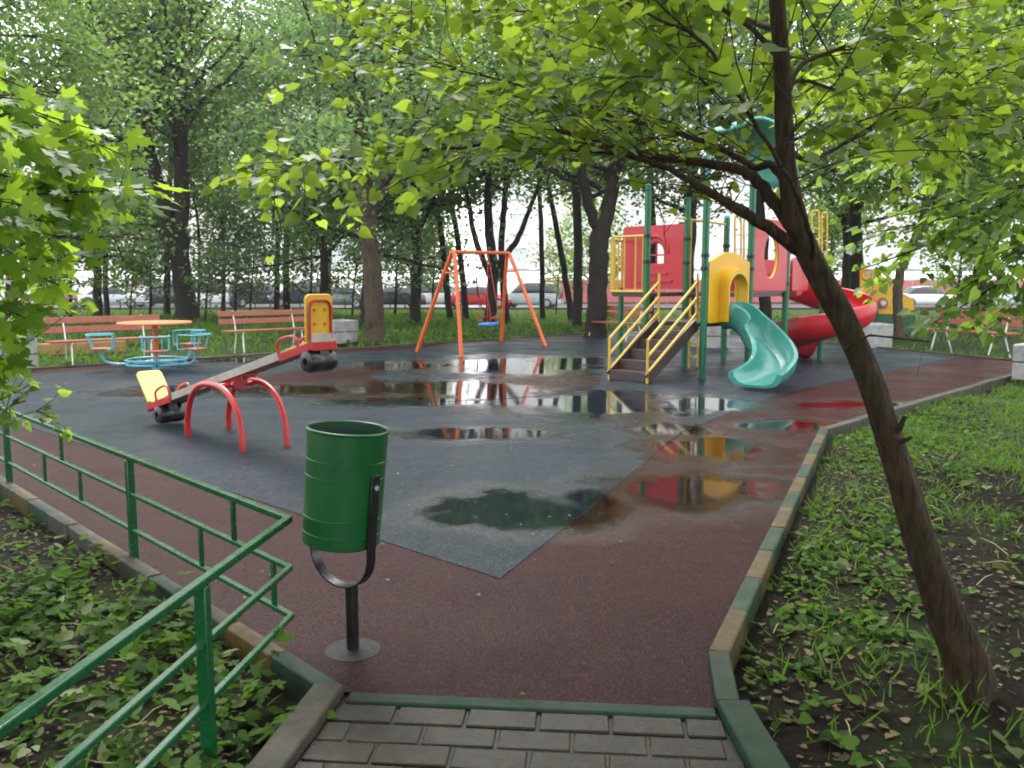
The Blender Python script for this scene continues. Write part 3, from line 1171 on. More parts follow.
planter(0, 371, .72, 'rough concrete planter at the left edge beside the bench, under the maple twigs', brz)
planter(336, 343, .72, 'low concrete planter between the second bench and the grey tree trunk', brz)
planter(876, 348, .72, 'pale concrete planter right of the red spiral slide', .0)
planter(1056, 381, .72, 'concrete planter cut by the right edge at the kerb end', brz)
planter(712, 348, .72, 'concrete planter seen between the green posts under the play tower', .1)

# ------------------------------------------------------------------ swing
L1, L2, R1, R2 = G(416.5, 352), G(461.5, 357), G(501.5, 341.5), G(546, 346)
ctr = (L1 + L2 + R1 + R2) / 4
t = thing('swing_set', 'orange tube swing frame with one blue seat on the far side', 'swing', (ctr.x, ctr.y, 0))
TL, TR = P(453, 252, ((L1 + L2) / 2).y), P(508, 253, ((R1 + R2) / 2).y)
for (a, b_, top_) in ((L1, L2, TL), (R1, R2, TR)):
    da = (b_ - a).normalized()
    pts = spline([a - Vector((0, 0, .03)), a.lerp(top_, .5) - da * .03, a.lerp(top_, .9) - da * .04, top_, b_.lerp(top_, .9) + da * .04, b_.lerp(top_, .5) + da * .03, b_ - Vector((0, 0, .03))], 6)
    o_ = MB().tube(pts, .042, 12).build('side_frame', 'orange_metal', t)
    MB().tube([a.lerp(top_, .80), b_.lerp(top_, .80)], .022, 8).build('cross_brace', 'orange_metal', o_)
MB().tube([TL, TR], .04, 12).build('top_beam', 'orange_metal', t)
bd_ = (TR - TL).normalized()
sm = TL.lerp(TR, .52)
ff = bd_.cross(Vector((0, 0, 1))).normalized()
seat_c = Vector((sm.x, sm.y, .56)) + ff * .12
st = MB()
st.prism(rrect(.52, .34, .08), .05, seat_c - ff * .17, bd_, ff)
M['blue_seat'] = paint('blue_moulded_seat', (.03, .18, .55), .35, .1)
so = st.build('seat', 'blue_seat', t, bevel=.012)
for s in (-.24, .24):
    top_ = Vector((sm.x, sm.y, sm.z)) + bd_ * s
    low_ = seat_c + bd_ * s
    m1 = MB()
    for dd in (-.13, .13):
        m1.tube([top_, low_ + ff * dd + Vector((0, 0, .28)), low_ + ff * dd], .011, 6)
    m1.build('hanger_rod', 'red_metal', t)
mb = MB()
bpts = [seat_c + bd_ * .26 + ff * .13 + Vector((0, 0, .14)), seat_c + bd_ * .26 - ff * .17 + Vector((0, 0, .16)), seat_c - bd_ * .26 - ff * .17 + Vector((0, 0, .16)), seat_c - bd_ * .26 + ff * .13 + Vector((0, 0, .14))]
mb.tube(bpts, .014, 8, closed=True)
mb.build('guard_bar', 'red_metal', so)

# ------------------------------------------------------------------ play structure
P3 = G(702, 379.5)
P1 = G(645, 373)
u_ = Vector((.7071, .7071, 0))
v_ = Vector((.7071, -.7071, 0))
P5 = G(747, 374)
P2 = G(684, 367)
P4 = G(723, 362)
P6 = G(783, 367)
P7 = G(620, 361)
t = thing('play_tower', 'climbing tower with green posts, yellow rails, stairs and two slides', 'play structure', P3)
DB, DA = .9, 1.35
ptop = {}
for nm, p, topy, topx in (('P1', P1, 186, 648), ('P2', P2, 199, 690), ('P3', P3, 181, 710), ('P4', P4, 217, 728), ('P5', P5, 186, 753), ('P6', P6, 195, 790), ('P7', P7, 296, 620)):
    zt = P(topx, topy, p.y).z
    if nm == 'P7':
        zt = 1.42
    ptop[nm] = zt
    po = MB().tube([p - Vector((0, 0, .05)), Vector((p.x, p.y, zt))], .055, 18).build('post', 'green_post', t)
    if nm != 'P7':
        cm_ = MB()
        for z in ((1.87, 2.29) if nm in ('P1', 'P2') else (1.75, 1.95) if nm in ('P3', 'P5') else (2.2, 1.5)):
            cm_.lathe((p.x, p.y, z - .03), [(.056, 0), (.068, .004), (.068, .056), (.056, .06)], 18)
        cm_.build('clamp', 'black', po)
        MB().lathe((p.x, p.y, zt - .004), [(.056, -.02), (.06, 0), (.05, .03), (.001, .045)], 18).build('cap', 'blue_metal' if nm == 'P4' else 'green_post', po)


def deck(name, pts, z, parent):
    c = sum((Vector(p) for p in pts), Vector()) / len(pts)
    q = [c + (Vector(p) - c) * .97 for p in pts]
    o = MB().poly(q, z - .07, z).build(name, 'deck', parent, bevel=.005)
    return o


P8 = Vector((P1.x - .50, P1.y + .55, 0))
P9 = Vector((P7.x - .28, P7.y - .75, 0))
deck('lower_deck', [P3, P5, P2, P1], DB, t)
deck('upper_deck', [P2, P5 + (P5 - P2) * 0, P6, P4], DA, t)
deck('balcony_deck', [P1, P2, P7, P9, P8], DA, t)

# stairs up to the lower deck
sb1, sb2 = G(609, 380), G(647, 384)
su = (P3 - sb2)
top1, top2 = P1.lerp(P3, .12), P1.lerp(P3, .90)
top2 = P3 + (P1 - P3).normalized() * .14
top1 = top2 + (sb1 - sb2)
st = MB()
for a, b_ in ((sb1, top1), (sb2, top2)):
    b3_ = Vector((b_.x, b_.y, DB - .03))
    a3_ = Vector((a.x, a.y, .07))
    st.bar(a3_, b3_, .04, .17)
stairs = st.build('stairs', 'deck', t, bevel=.004)
ns = 5
for i in range(ns):
    f_ = (i + .5) / ns
    a = sb1.lerp(top1, f_)
    b_ = sb2.lerp(top2, f_)
    z = DB * (i + 1) / (ns + 1) * 1.0
    dn = (top1 - sb1).normalized()
    tr = MB()
    cxx = (a + b_) / 2
    an = math.atan2((b_ - a).y, (b_ - a).x)
    tr.box((cxx.x, cxx.y, z), ((b_ - a).length - .045, .26, .035), rz=an)
    tr.box((cxx.x - dn.x * .125, cxx.y - dn.y * .125, z - .075), ((b_ - a).length - .045, .012, .11), rz=an)
    tr.build('tread', 'deck', stairs, bevel=.003)
for a, b_ in ((sb1, top1), (sb2, top2)):
    hr = MB()
    A = Vector((a.x, a.y, 0))
    B = Vector((b_.x, b_.y, DB))
    hz_ = .66
    hr.tube([A - Vector((0, 0, .03)), A + Vector((0, 0, hz_))], .021, 10)
    hr.tube([B - Vector((0, 0, .1)), B + Vector((0, 0, hz_ + .12))], .021, 10)
    for z in (hz_, hz_ * .62, hz_ * .24):
        hr.tube([A + Vector((0, 0, z)), B + Vector((0, 0, z - .02))], .021, 10)
    hr.build('handrail', 'yellow_metal', t)

# balcony rail, bulging out between the posts
zb, zt = 1.37, 2.30
br_pts = [P1, P8, P9, P7]
mb = MB()
for z in (zb, zt):
    mb.tube([Vector((p.x, p.y, z)) for p in br_pts], .021, 8)
for a, b_ in zip(br_pts[:-1], br_pts[1:]):
    n = 3
    for i in range(n + (1 if b_ is P7 else 0)):
        q = a.lerp(b_, (i + (.35 if a is P1 and i == 0 else 0)) / n)
        mb.tube([Vector((q.x, q.y, zb)), Vector((q.x, q.y, zt))], .016, 8)
mb.build('balcony_rail', 'yellow_metal', t)


def ray_poly(c, ang, poly):
    d = Vector((math.cos(ang), math.sin(ang)))
    best = None
    for i in range(len(poly)):
        a, b_ = Vector(poly[i]), Vector(poly[(i + 1) % len(poly)])
        e = b_ - a
        den = d.x * e.y - d.y * e.x
        if abs(den) < 1e-9:
            continue
        w = a - Vector(c)
        tt = (w.x * e.y - w.y * e.x) / den
        ss = (w.x * d.y - w.y * d.x) / den
        if tt > 1e-6 and -1e-6 <= ss <= 1 + 1e-6:
            if best is None or tt > best:
                best = tt
    return (c[0] + d.x * best, c[1] + d.y * best)


def holed_panel(name, mat, parent, outer, hole, hc, th, o, x, y, n=64, lip=None, lip_r=.02):
    angs = set(i * 2 * math.pi / n for i in range(n))
    for p in list(outer) + list(hole):
        angs.add(math.atan2(p[1] - hc[1], p[0] - hc[0]) % (2 * math.pi))
    angs = sorted(angs)
    out, inn = [], []
    for a in angs:
        out.append(ray_poly(hc, a, outer))
        inn.append(ray_poly(hc, a, hole))
    mb = MB().ring(out, inn, th, o, x, y)
    ob = mb.build(name, mat, parent, bevel=.012)
    if lip:
        xx, yy = Vector(x).normalized(), Vector(y).normalized()
        MB().tube([Vector(o) + xx * p[0] + yy * p[1] for p in inn], lip_r, 8, closed=True).build('opening_rim', lip, ob)
    return ob


def arch(w, h, n=12):
    r = w / 2
    return [(-r, 0), (r, 0)] + [(r * math.cos(math.pi * i / n), h - r + r * math.sin(math.pi * i / n)) for i in range(0, n + 1)]


# red panel with an arched window, between P2 and P7
x_ = (P2 - P7).normalized()
wp = (P2 - P7).length - .10
pw = holed_panel('red_panel', 'red_plastic', t, rrect(wp, 1.16, .08), [(a * 1.0 + wp * .06, b_ + .44) for a, b_ in arch(.40, .42)], (wp * .06, .64), .06,
                 (P7 + P2) / 2 + Vector((0, 0, 1.40)), x_, (0, 0, 1), lip='red_plastic', lip_r=.028)
o0 = (P7 + P2) / 2 + Vector((0, 0, 1.40)) + x_ * wp * .06
fwd = x_.cross(Vector((0, 0, 1))).normalized()
if fwd.y > 0:
    fwd = -fwd
mb = MB()
mb.bar(o0 + Vector((0, 0, .45)), o0 + Vector((0, 0, .85)), .03, .03)
mb.bar(o0 + Vector((0, 0, .62)) - x_ * .19, o0 + Vector((0, 0, .62)) + x_ * .19, .03, .03)
mb.bar(o0 + Vector((0, 0, .28)) - x_ * .28 + fwd * .034, o0 + Vector((0, 0, .28)) + x_ * .28 + fwd * .034, .05, .04)
mb.bar(o0 + Vector((0, 0, .14)) - x_ * .40 + fwd * .034, o0 + Vector((0, 0, .14)) + x_ * .40 + fwd * .034, .05, .035)
mb.tube([o0 + fwd * .034 + x_ * (.29 * math.cos(math.pi * i / 12)) + Vector((0, 0, .64 + .32 * math.sin(math.pi * i / 12))) for i in range(13)], .03, 8)
mb.build('panel_moulding', 'red_plastic', pw, bevel=.004)

# yellow arched entry to the slide between P3 and P5
x_ = (P5 - P3).normalized()
wp = (P5 - P3).length - .13
house = [(-wp / 2, 0), (wp / 2, 0), (wp / 2, .96), (wp * .12, 1.12), (-wp * .12, 1.12), (-wp / 2, .96)]
hl = arch(.50, .80)
oo = (P3 + P5) / 2 + Vector((0, 0, DB - .01))
holed_panel('arch_panel', 'yellow_plastic', t, house, [(a, b_ + .02) for a, b_ in hl], (0, .4), .07, oo, x_, (0, 0, 1), lip='yellow_plastic', lip_r=.035)
# hood standing out round the opening
nv = Vector((x_.y, -x_.x, 0))
hd = MB()
sec = [(a, b_ + .02) for a, b_ in arch(.54, .84)][1:]
pa_ = [oo + x_ * a + Vector((0, 0, b_)) for a, b_ in sec] + [oo - x_ * .27 + Vector((0, 0, .02))]
vsx = []
for dd, k in ((0, 1), (.22, 1.0)):
    for s_ in (1.0, .90):
        vsx += [oo + (q - oo) * (s_ * k) + nv * dd for q in pa_]
n = len(pa_)
fsx = []
for i in range(n - 1):
    fsx += [(i, i + 1, 2 * n + i + 1, 2 * n + i), (n + i + 1, n + i, 3 * n + i, 3 * n + i + 1), (2 * n + i, 2 * n + i + 1, 3 * n + i + 1, 3 * n + i)]
hd.add(vsx, fsx)
hd.build('arch_hood', 'yellow_plastic', t)

# red panel with oval opening between P5 and P6
x_ = (P6 - P5).normalized()
wp = (P6 - P5).length - .12
ov = [(.29 * math.cos(a * math.pi / 16), .60 + .38 * math.sin(a * math.pi / 16)) for a in range(32)]
rp = holed_panel('oval_panel', 'red_plastic', t, rrect(wp, 1.22, .14), ov, (0, .60), .07, (P5 + P6) / 2 + Vector((0, 0, 1.37)), x_, (0, 0, 1), lip='yellow_plastic', lip_r=.022)

# ladder frame and climbing loops at the back
b_ = (P2 + P4) / 2 + (P2 - P6).normalized() * .12
bx = (P4 - P2).normalized()
mb = MB()
mb.tube([Vector((P2.x, P2.y, 2.64)) - bx * .2, Vector((P4.x, P4.y, 2.60))], .02, 8)
q = P2 + bx * .12
mb.tube([Vector((q.x, q.y, .9)), Vector((q.x, q.y, 2.62))], .02, 8)
mb.build('entry_frame', 'yellow_metal', t)
mb = MB()
for s in (-.10, .16):
    q = P2 + bx * (.16 + s)
    q = q - Vector((0, .25, 0))
    mb.tube([Vector((q.x, q.y, .0)), Vector((q.x, q.y, 1.25))], .018, 8)
for k in range(5):
    z = .22 + k * .24
    q0 = P2 + bx * .06 - Vector((0, .25, 0))
    q1 = P2 + bx * .32 - Vector((0, .25, 0))
    mid_ = (q0 + q1) / 2 - Vector((0, .1, 0))
    mb.tube(spline([Vector((q0.x, q0.y, z)), Vector((mid_.x, mid_.y, z - .03)), Vector((q1.x, q1.y, z))], 4), .016, 8)
mb.build('ladder', 'yellow_metal', t)
for (x0, x1, y0, y1, dy) in ((735, 741, 217, 252, .0), (744, 749, 220, 252, .1), (812, 819, 212, 246, 1.2), (822, 827, 214, 246, 1.3)):
    yy = P4.y + dy
    a, b_ = P(x0, y1, yy), P(x1, y1, yy)
    a2, b2_ = P(x0, y0, yy), P(x1, y0, yy)
    mb = MB().tube(spline([a - Vector((0, 0, .5)), a, a2 - Vector((0, 0, .04)), (a2 + b2_) / 2 + Vector((0, 0, .02)), b2_ - Vector((0, 0, .04)), b_, b_ - Vector((0, 0, .5))], 4), .018, 8)
    mb.build('grab_loop', 'yellow_metal', t)

# turquoise slide
S0 = (P3 + P5) / 2
pth = [S0 + Vector((0, 0, .90)), S0 + v_ * .22 + Vector((0, 0, .88))]
keys = [P(755, 322, 13.75), P(770, 345, 13.25), P(774, 365, 12.85), P(764, 379, 12.45), P(754, 388, 12.2)]
kz = [.66, .42, .24, .14, .12]
for k_, z in zip(keys, kz):
    pth.append(Vector((k_.x, k_.y, z)))
pth = spline(pth, 6)
n = len(pth)
sect = [(-.27, .24), (-.30, .25), (-.335, .23), (-.325, .10), (-.27, -.03), (-.15, -.09), (.15, -.09), (.27, -.03), (.325, .10), (.335, .23), (.30, .25), (.27, .24),
        (.255, .12), (.20, .02), (.12, -.035), (-.12, -.035), (-.20, .02), (-.255, .12)]
sc_ = [(lerp_list([.72, .78, .9, .97, 1.0, 1.1, 1.22], n)[i], lerp_list([1.3, 1.25, 1.1, 1.0, .9, .75, .62], n)[i]) for i in range(n)]
tl_ = []
for i in range(n):
    tl_.append(Vector((0, 0, 1)))
sl = MB().sweep(pth, sect, sc_, tl_).build('turquoise_slide', 'teal', t, sharp=50)
sl.name = 'slide'
q = pth[-4]
MB().box((q.x, q.y, .03), (.3, .3, .08)).build('slide_foot', 'green_post', sl)

# red spiral slide
sc0 = G(822, 352)
sc0 = Vector((sc0.x, 16.9, 0))
sc0 = Vector((P(822, 300, 16.9).x, 16.9, 0))
pts, ups_, scl = [], [], []
n = 44
a0, a1 = R(150), R(150 - 415)
for i in range(n + 1):
    f_ = i / n
    a = a0 + (a1 - a0) * f_
    z = 1.36 - 1.24 * f_ ** .95
    rr2 = .68
    c_ = sc0 + Vector((rr2 * math.cos(a), rr2 * math.sin(a), z))
    pts.append(c_)
    out_ = Vector((math.cos(a), math.sin(a), 0))
    ups_.append((Vector((0, 0, 1)) - out_ * .22).normalized())
    scl.append((1.08, 1.25))
start = [P6 * .5 + P4 * .5 + Vector((0, 0, 1.36))]
MB().sweep(pts, sect, scl, ups_).build('spiral_slide', 'red_plastic', t, sharp=50)
MB().tube([sc0 - Vector((0, 0, .05)), sc0 + Vector((0, 0, 1.9))], .05, 14).build('post', 'green_post', t)
# entry deck with red side walls
e0 = pts[0]
q0 = (P6 + P4) / 2
dk = MB()
dk.poly([P6, P4, Vector((e0.x - .1, e0.y + .45, 0)), Vector((e0.x + .1, e0.y - .3, 0))], DA - .07, DA + .002)
dk.build('slide_deck', 'deck', t, bevel=.004)
wl = MB()
wa, wb = Vector((P6.x + .1, P6.y + .05, 0)), Vector((e0.x + .25, e0.y - .42, 0))
xx = (wb - wa).normalized()
wl.prism(rrect((wb - wa).length, .6, .12), .05, (wa + wb) / 2 + Vector((0, 0, 1.36)), xx, (0, 0, 1))
wa2, wb2 = Vector((P4.x + .1, P4.y + .05, 0)), Vector((e0.x, e0.y + .5, 0))
xx = (wb2 - wa2).normalized()
wl.prism(rrect((wb2 - wa2).length, .6, .12), .05, (wa2 + wb2) / 2 + Vector((0, 0, 1.36)), xx, (0, 0, 1))
wl.build('slide_wall', 'red_plastic', t, bevel=.01)

# roofs: a teal arched one over the lower deck's far side, a grey hipped one left of it
cR = (P5 + P6) / 2
ar = MB()
ab = []
xx = (P4 - P3)
xx.z = 0
xx = Vector((.93, .36, 0)).normalized()
yy = Vector((-.36, .93, 0))
cen = Vector((P(742, 160, 14.6).x, 14.9, 0))
vsx, fsx = [], []
nn2 = 14
wR = .62
for j in range(2):
    for i in range(nn2 + 1):
        f_ = i / nn2
        a = R(122 - 118 * f_)
        w_ = .62 + .0 * f_
        vsx.append(cen + xx * (.78 * math.cos(a)) + yy * (w_ * (-1 if j == 0 else 1)) + Vector((0, 0, 3.05 + 1.12 * math.sin(a))))
nq = nn2 + 1
for i in range(nn2):
    fsx.append((i, i + 1, nq + i + 1, nq + i))
ar.add(vsx, fsx)
ro = ar.build('arched_roof', 'teal_roof', t)
sol = ro.modifiers.new('solid', 'SOLIDIFY')
sol.thickness = .05
mb = MB()
for (p, z0) in ((P5, ptop['P5']), (P3, ptop['P3'])):
    mb.tube([Vector((p.x, p.y, z0 - .05)), Vector((p.x, p.y, 3.9 if p is P3 else 3.45))], .03, 8)
mb.build('roof_strut', 'teal', t)

# ------------------------------------------------------------------ yellow toy truck behind
ty = 25.0
bx = lambda px, py: P(px, py, ty)
q0 = bx(858, 330)
t = thing('toy_truck', 'yellow wooden play truck behind the spiral slide with a round wheel', 'play truck', (q0.x, ty, 0))
s = lambda pts: [((bx(a, b_) - q0).x, bx(a, b_).z) for a, b_ in pts]
fr0 = Vector((q0.x, ty, 0))
MB().prism(s([(860, 314), (860, 269), (881, 269), (881, 276), (889, 279), (894, 289), (896, 314)]), .08, fr0, (1, 0, 0), (0, 0, 1)).build('cab_panel', 'yellow_plastic', t, bevel=.01)
MB().prism(s([(897, 314), (897, 294), (906, 294), (915, 300), (915, 314)]), .08, fr0 + Vector((0, .1, 0)), (1, 0, 0), (0, 0, 1)).build('hood_panel', 'yellow_plastic', t, bevel=.01)
MB().prism(s([(857, 333), (857, 303), (873, 303), (878, 315), (914, 315), (914, 333)]), .06, fr0 + Vector((0, -.09, 0)), (1, 0, 0), (0, 0, 1)).build('green_base', 'green_rail', t, bevel=.01)
rot = Matrix.Rotation(R(90), 3, 'X')
w = MB().disc(bx(880, 303) + Vector((0, -.13, 0)), .16, .05, 24, 0, rot).build('wheel', 'seat_brown', t)
MB().disc(bx(880, 303) + Vector((0, -.19, 0)), .08, .05, 20, 0, rot).build('hub', 'rim', w)
a = bx(866, 275)
MB().tube([a + Vector((.15 * math.cos(k * math.pi / 12), -.05, .15 * math.sin(k * math.pi / 12))) for k in range(24)], .02, 6, closed=True).build('porthole_ring', 'orange_metal', t)
MB().box((q0.x + .8, ty + .55, .6), (1.2, .9, 1.0)).build('truck_body', 'yellow_plastic', t, bevel=.02)

# ------------------------------------------------------------------ cars
def make_car(kind, paint_, label, x, y, rz, z=-.40):
    t = thing('parked_car', label, 'car', (0, 0, 0), 'cars parked along the road')
    if kind == 'sedan':
        st_ = [(-2.2, .50, .52, .70), (-2.12, .82, .84, .80), (-1.55, .90, .92, .85), (-1.0, .92, 1.34, .86), (-.45, .92, 1.42, .87), (.35, .92, 1.41, .87), (.75, .91, 1.22, .87), (1.15, .90, .92, .86), (1.9, .76, .78, .82), (2.2, .46, .48, .70)]
    else:
        st_ = [(-2.15, .55, .60, .78), (-2.1, .95, 1.25, .84), (-1.9, 1.0, 1.60, .87), (-1.0, 1.0, 1.70, .89), (0, 1.0, 1.69, .89), (.55, 1.0, 1.58, .89), (1.1, .99, 1.03, .88), (1.9, .88, .90, .85), (2.15, .5, .52, .74)]
    sec = lambda s_: [(s_[3] * .92, .22), (s_[3], .42), (s_[3], s_[1]), (s_[3] * (.76 if s_[2] > s_[1] + .1 else .95), s_[2]), (0, s_[2] + .03)]
    vs, fs, mi = [], [], []
    k = 9
    for s_ in st_:
        h = sec(s_)
        row = [(s_[0], -a, b_) for a, b_ in h] + [(s_[0], a, b_) for a, b_ in h[-2::-1]]
        vs += row
    mb = MB()
    for i in range(len(st_) - 1):
        for j in range(k - 1):
            glass = (j in (2, 5)) and (st_[i][2] > st_[i][1] + .1 or st_[i + 1][2] > st_[i + 1][1] + .1)
            scr = (j in (3, 4)) and abs(st_[i + 1][2] - st_[i][2]) > .28
            mb.add([vs[i * k + j], vs[(i + 1) * k + j], vs[(i + 1) * k + j + 1], vs[i * k + j + 1]], [(0, 1, 2, 3)], 1 if glass or scr else 0)
        mb.add([vs[i * k], vs[i * k + 8], vs[(i + 1) * k + 8], vs[(i + 1) * k]], [(0, 1, 2, 3)], 0)
    mb.add(vs[:k], [tuple(range(k))])
    mb.add(vs[-k:], [tuple(range(k))])
    o = mb.build('body', [paint_, 'car_glass'], t)
    bm = bmesh.new()
    bm.from_mesh(o.data)
    bmesh.ops.remove_doubles(bm, verts=bm.verts, dist=.001)
    bmesh.ops.recalc_face_normals(bm, faces=bm.faces)
    bm.to_mesh(o.data)
    bm.free()
    rot = Matrix.Rotation(R(90), 3, 'X')
    for wx in (-1.35, 1.35):
        for wy in (-.80, .80):
            w = MB().disc((wx, wy + .1, .33), .33, .2, 20, 0, rot).build('tyre', 'tyre', t)
            MB().disc((wx, wy + (.115 if wy > 0 else -.085), .33), .20, .03, 14, 0, rot).build('rim', 'rim', w)
    for wy in (-.62, .62):
        zz = .62 if kind == 'sedan' else .74
        MB().box((2.08, wy, zz), (.16, .28, .12)).build('headlight', 'lamp', t, bevel=.02)
        MB().box((-2.12, wy, zz + .1), (.10, .26, .14)).build('tail_light', 'red_plastic', t, bevel=.02)
    t.location = (x, y, z)
    t.rotation_euler = (0, 0, rz)
    return t


def cx(px, y=60):
    return P(px, 300, y).x


make_car('sedan', 'car_wine', 'dark red saloon car glimpsed through the maple leaves at far left', cx(66), 59, R(5))
make_car('sedan', 'car_silver', 'silver saloon car parked at the road beyond the left bench', cx(122), 59, R(2))
make_car('suv', 'car_dark', 'dark car behind the big double tree trunk', cx(168, 63), 62.5, R(178))
make_car('suv', 'car_white', 'white van like car just right of the big double trunk', cx(213), 60, R(20))
make_car('suv', 'car_dark', 'dark car between the white car and the slim twin trunks', cx(256), 61, R(25))
make_car('suv', 'car_dark', 'dark car seen behind the pair of slim trunks above the second bench', cx(300, 62), 61.5, R(-160))
make_car('sedan', 'car_greygreen', 'grey green saloon car left of the grey tree trunk', cx(342, 59), 59, R(170))
make_car('sedan', 'car_dark', 'dark saloon car right of the grey tree trunk', cx(396), 59.5, R(175))
make_car('suv', 'car_white', 'white estate car behind the left legs of the swing', cx(436), 60, R(8))
make_car('sedan', 'car_red', 'bright red car seen through the swing frame', cx(478, 59), 58.8, R(3))
make_car('suv', 'car_silver', 'silver estate car right of the swing, parked nose left', cx(530, 59), 59, R(165))
make_car('sedan', 'car_white', 'white car beyond the yellow play truck', cx(925), 60, R(0))
make_car('sedan', 'car_silver', 'silver car at the right edge above the bench', cx(1012, 58), 58.5, R(0))

# red hoarding along the far right of the road
t = thing('site_fence', 'long red hoarding behind the trunks right of the swing', 'hoarding', (cx(545, 70), 70, -.4))
x0 = cx(545, 70)
for i in range(16):
    MB().box((x0 + 1.2 + i * 2.45, 70, .55), (2.38, .06, 1.75)).build('panel', 'hoarding', t, bevel=.01)
    MB().box((x0 + i * 2.45, 70.06, .55), (.08, .08, 1.9)).build('post', 'rim', t)

# low black picket fence between lawn and road
t = thing('low_fence', 'low black metal fence between the lawn and the parked cars', 'fence', (cx(60, 54), 54, -.4))
x0, x1 = cx(60, 54), cx(420, 54)
MB().bar((x0, 54, .1), (x1, 54, .1), .03, .03).build('rail', 'black', t)
MB().bar((x0, 54, -.25), (x1, 54, -.25), .03, .03).build('rail', 'black', t)
n = 24
for i in range(n + 1):
    x = x0 + (x1 - x0) * i / n
    MB().box((x, 54, -.12), (.06, .06, .66)).build('post', 'black', t)


# ------------------------------------------------------------------ apartment buildings
def building(label, x0, x1, y, h, wall, nx_, nz_):
    t = thing('apartment_building', label, 'building', ((x0 + x1) / 2, y, -.4))
    W = x1 - x0
    cxm = (x0 + x1) / 2
    MB().box((cxm, y + 6, h / 2 + 1.0), (W, 12, h - 2.6)).build('wall', wall, t)
    MB().box((cxm, y + 5.95, .5), (W + .1, 12.1, 2.2)).build('plinth', 'wall_pink', t, bevel=.02)
    MB().box((cxm, y + 5.9, h - .1), (W + .8, 12.8, .35)).build('cornice', 'white_trim', t, bevel=.03)
    MB().box((cxm, y + 6, h + .6), (W - 1, 10, 1.0)).build('roof', 'plinth', t)
    w0 = None
    for j in range(nz_):
        for i in range(nx_):
            wx = x0 + W * (i + .5) / nx_
            wz = 3.4 + j * 3.1
            if w0 is None:
                mb = MB()
                fw, fh = 1.5, 1.7
                o_ = [(-fw / 2 - .12, -fh / 2 - .12), (fw / 2 + .12, -fh / 2 - .12), (fw / 2 + .12, fh / 2 + .12), (-fw / 2 - .12, fh / 2 + .12)]
                i_ = [(-fw / 2, -fh / 2), (fw / 2, -fh / 2), (fw / 2, fh / 2), (-fw / 2, fh / 2)]
                mb.ring(o_, i_, .14, (0, 0, 0), (1, 0, 0), (0, 0, 1))
                mb.box((0, 0, 0), (.07, .08, fh))
                wo = mb.build('window', 'white_trim', None)
                wo.parent = t
                gl_ = MB().box((0, .02, 0), (fw, .03, fh)).build('pane', 'pane', None)
                gl_.parent = wo
                w0 = (wo, gl_)
                wo.location = (wx - cxm, -.04, wz + .4)
            else:
                a = w0[0].copy()
                b_ = w0[1].copy()
                COL.objects.link(a)
                COL.objects.link(b_)
                a.parent = t
                b_.parent = a
                a.location = (wx - cxm, -.04, wz + .4)
    return t


building('long cream apartment building beyond the road on the left', -95, -8, 78, 17, 'wall_cream', 17, 5)
building('pale pink apartment building beyond the road on the right', -2, 80, 80, 19, 'wall_pink', 16, 5)

# ------------------------------------------------------------------ trees
def grow(rg, start, d, length, n, wander, lift):
    pts = [np.array(start)]
    d = np.array(d, float)
    d /= np.linalg.norm(d)
    for i in range(n):
        d = d + rg.normal(size=3) * wander + np.array([0, 0, lift])
        d /= np.linalg.norm(d)
        pts.append(pts[-1] + d * length / n)
    return pts


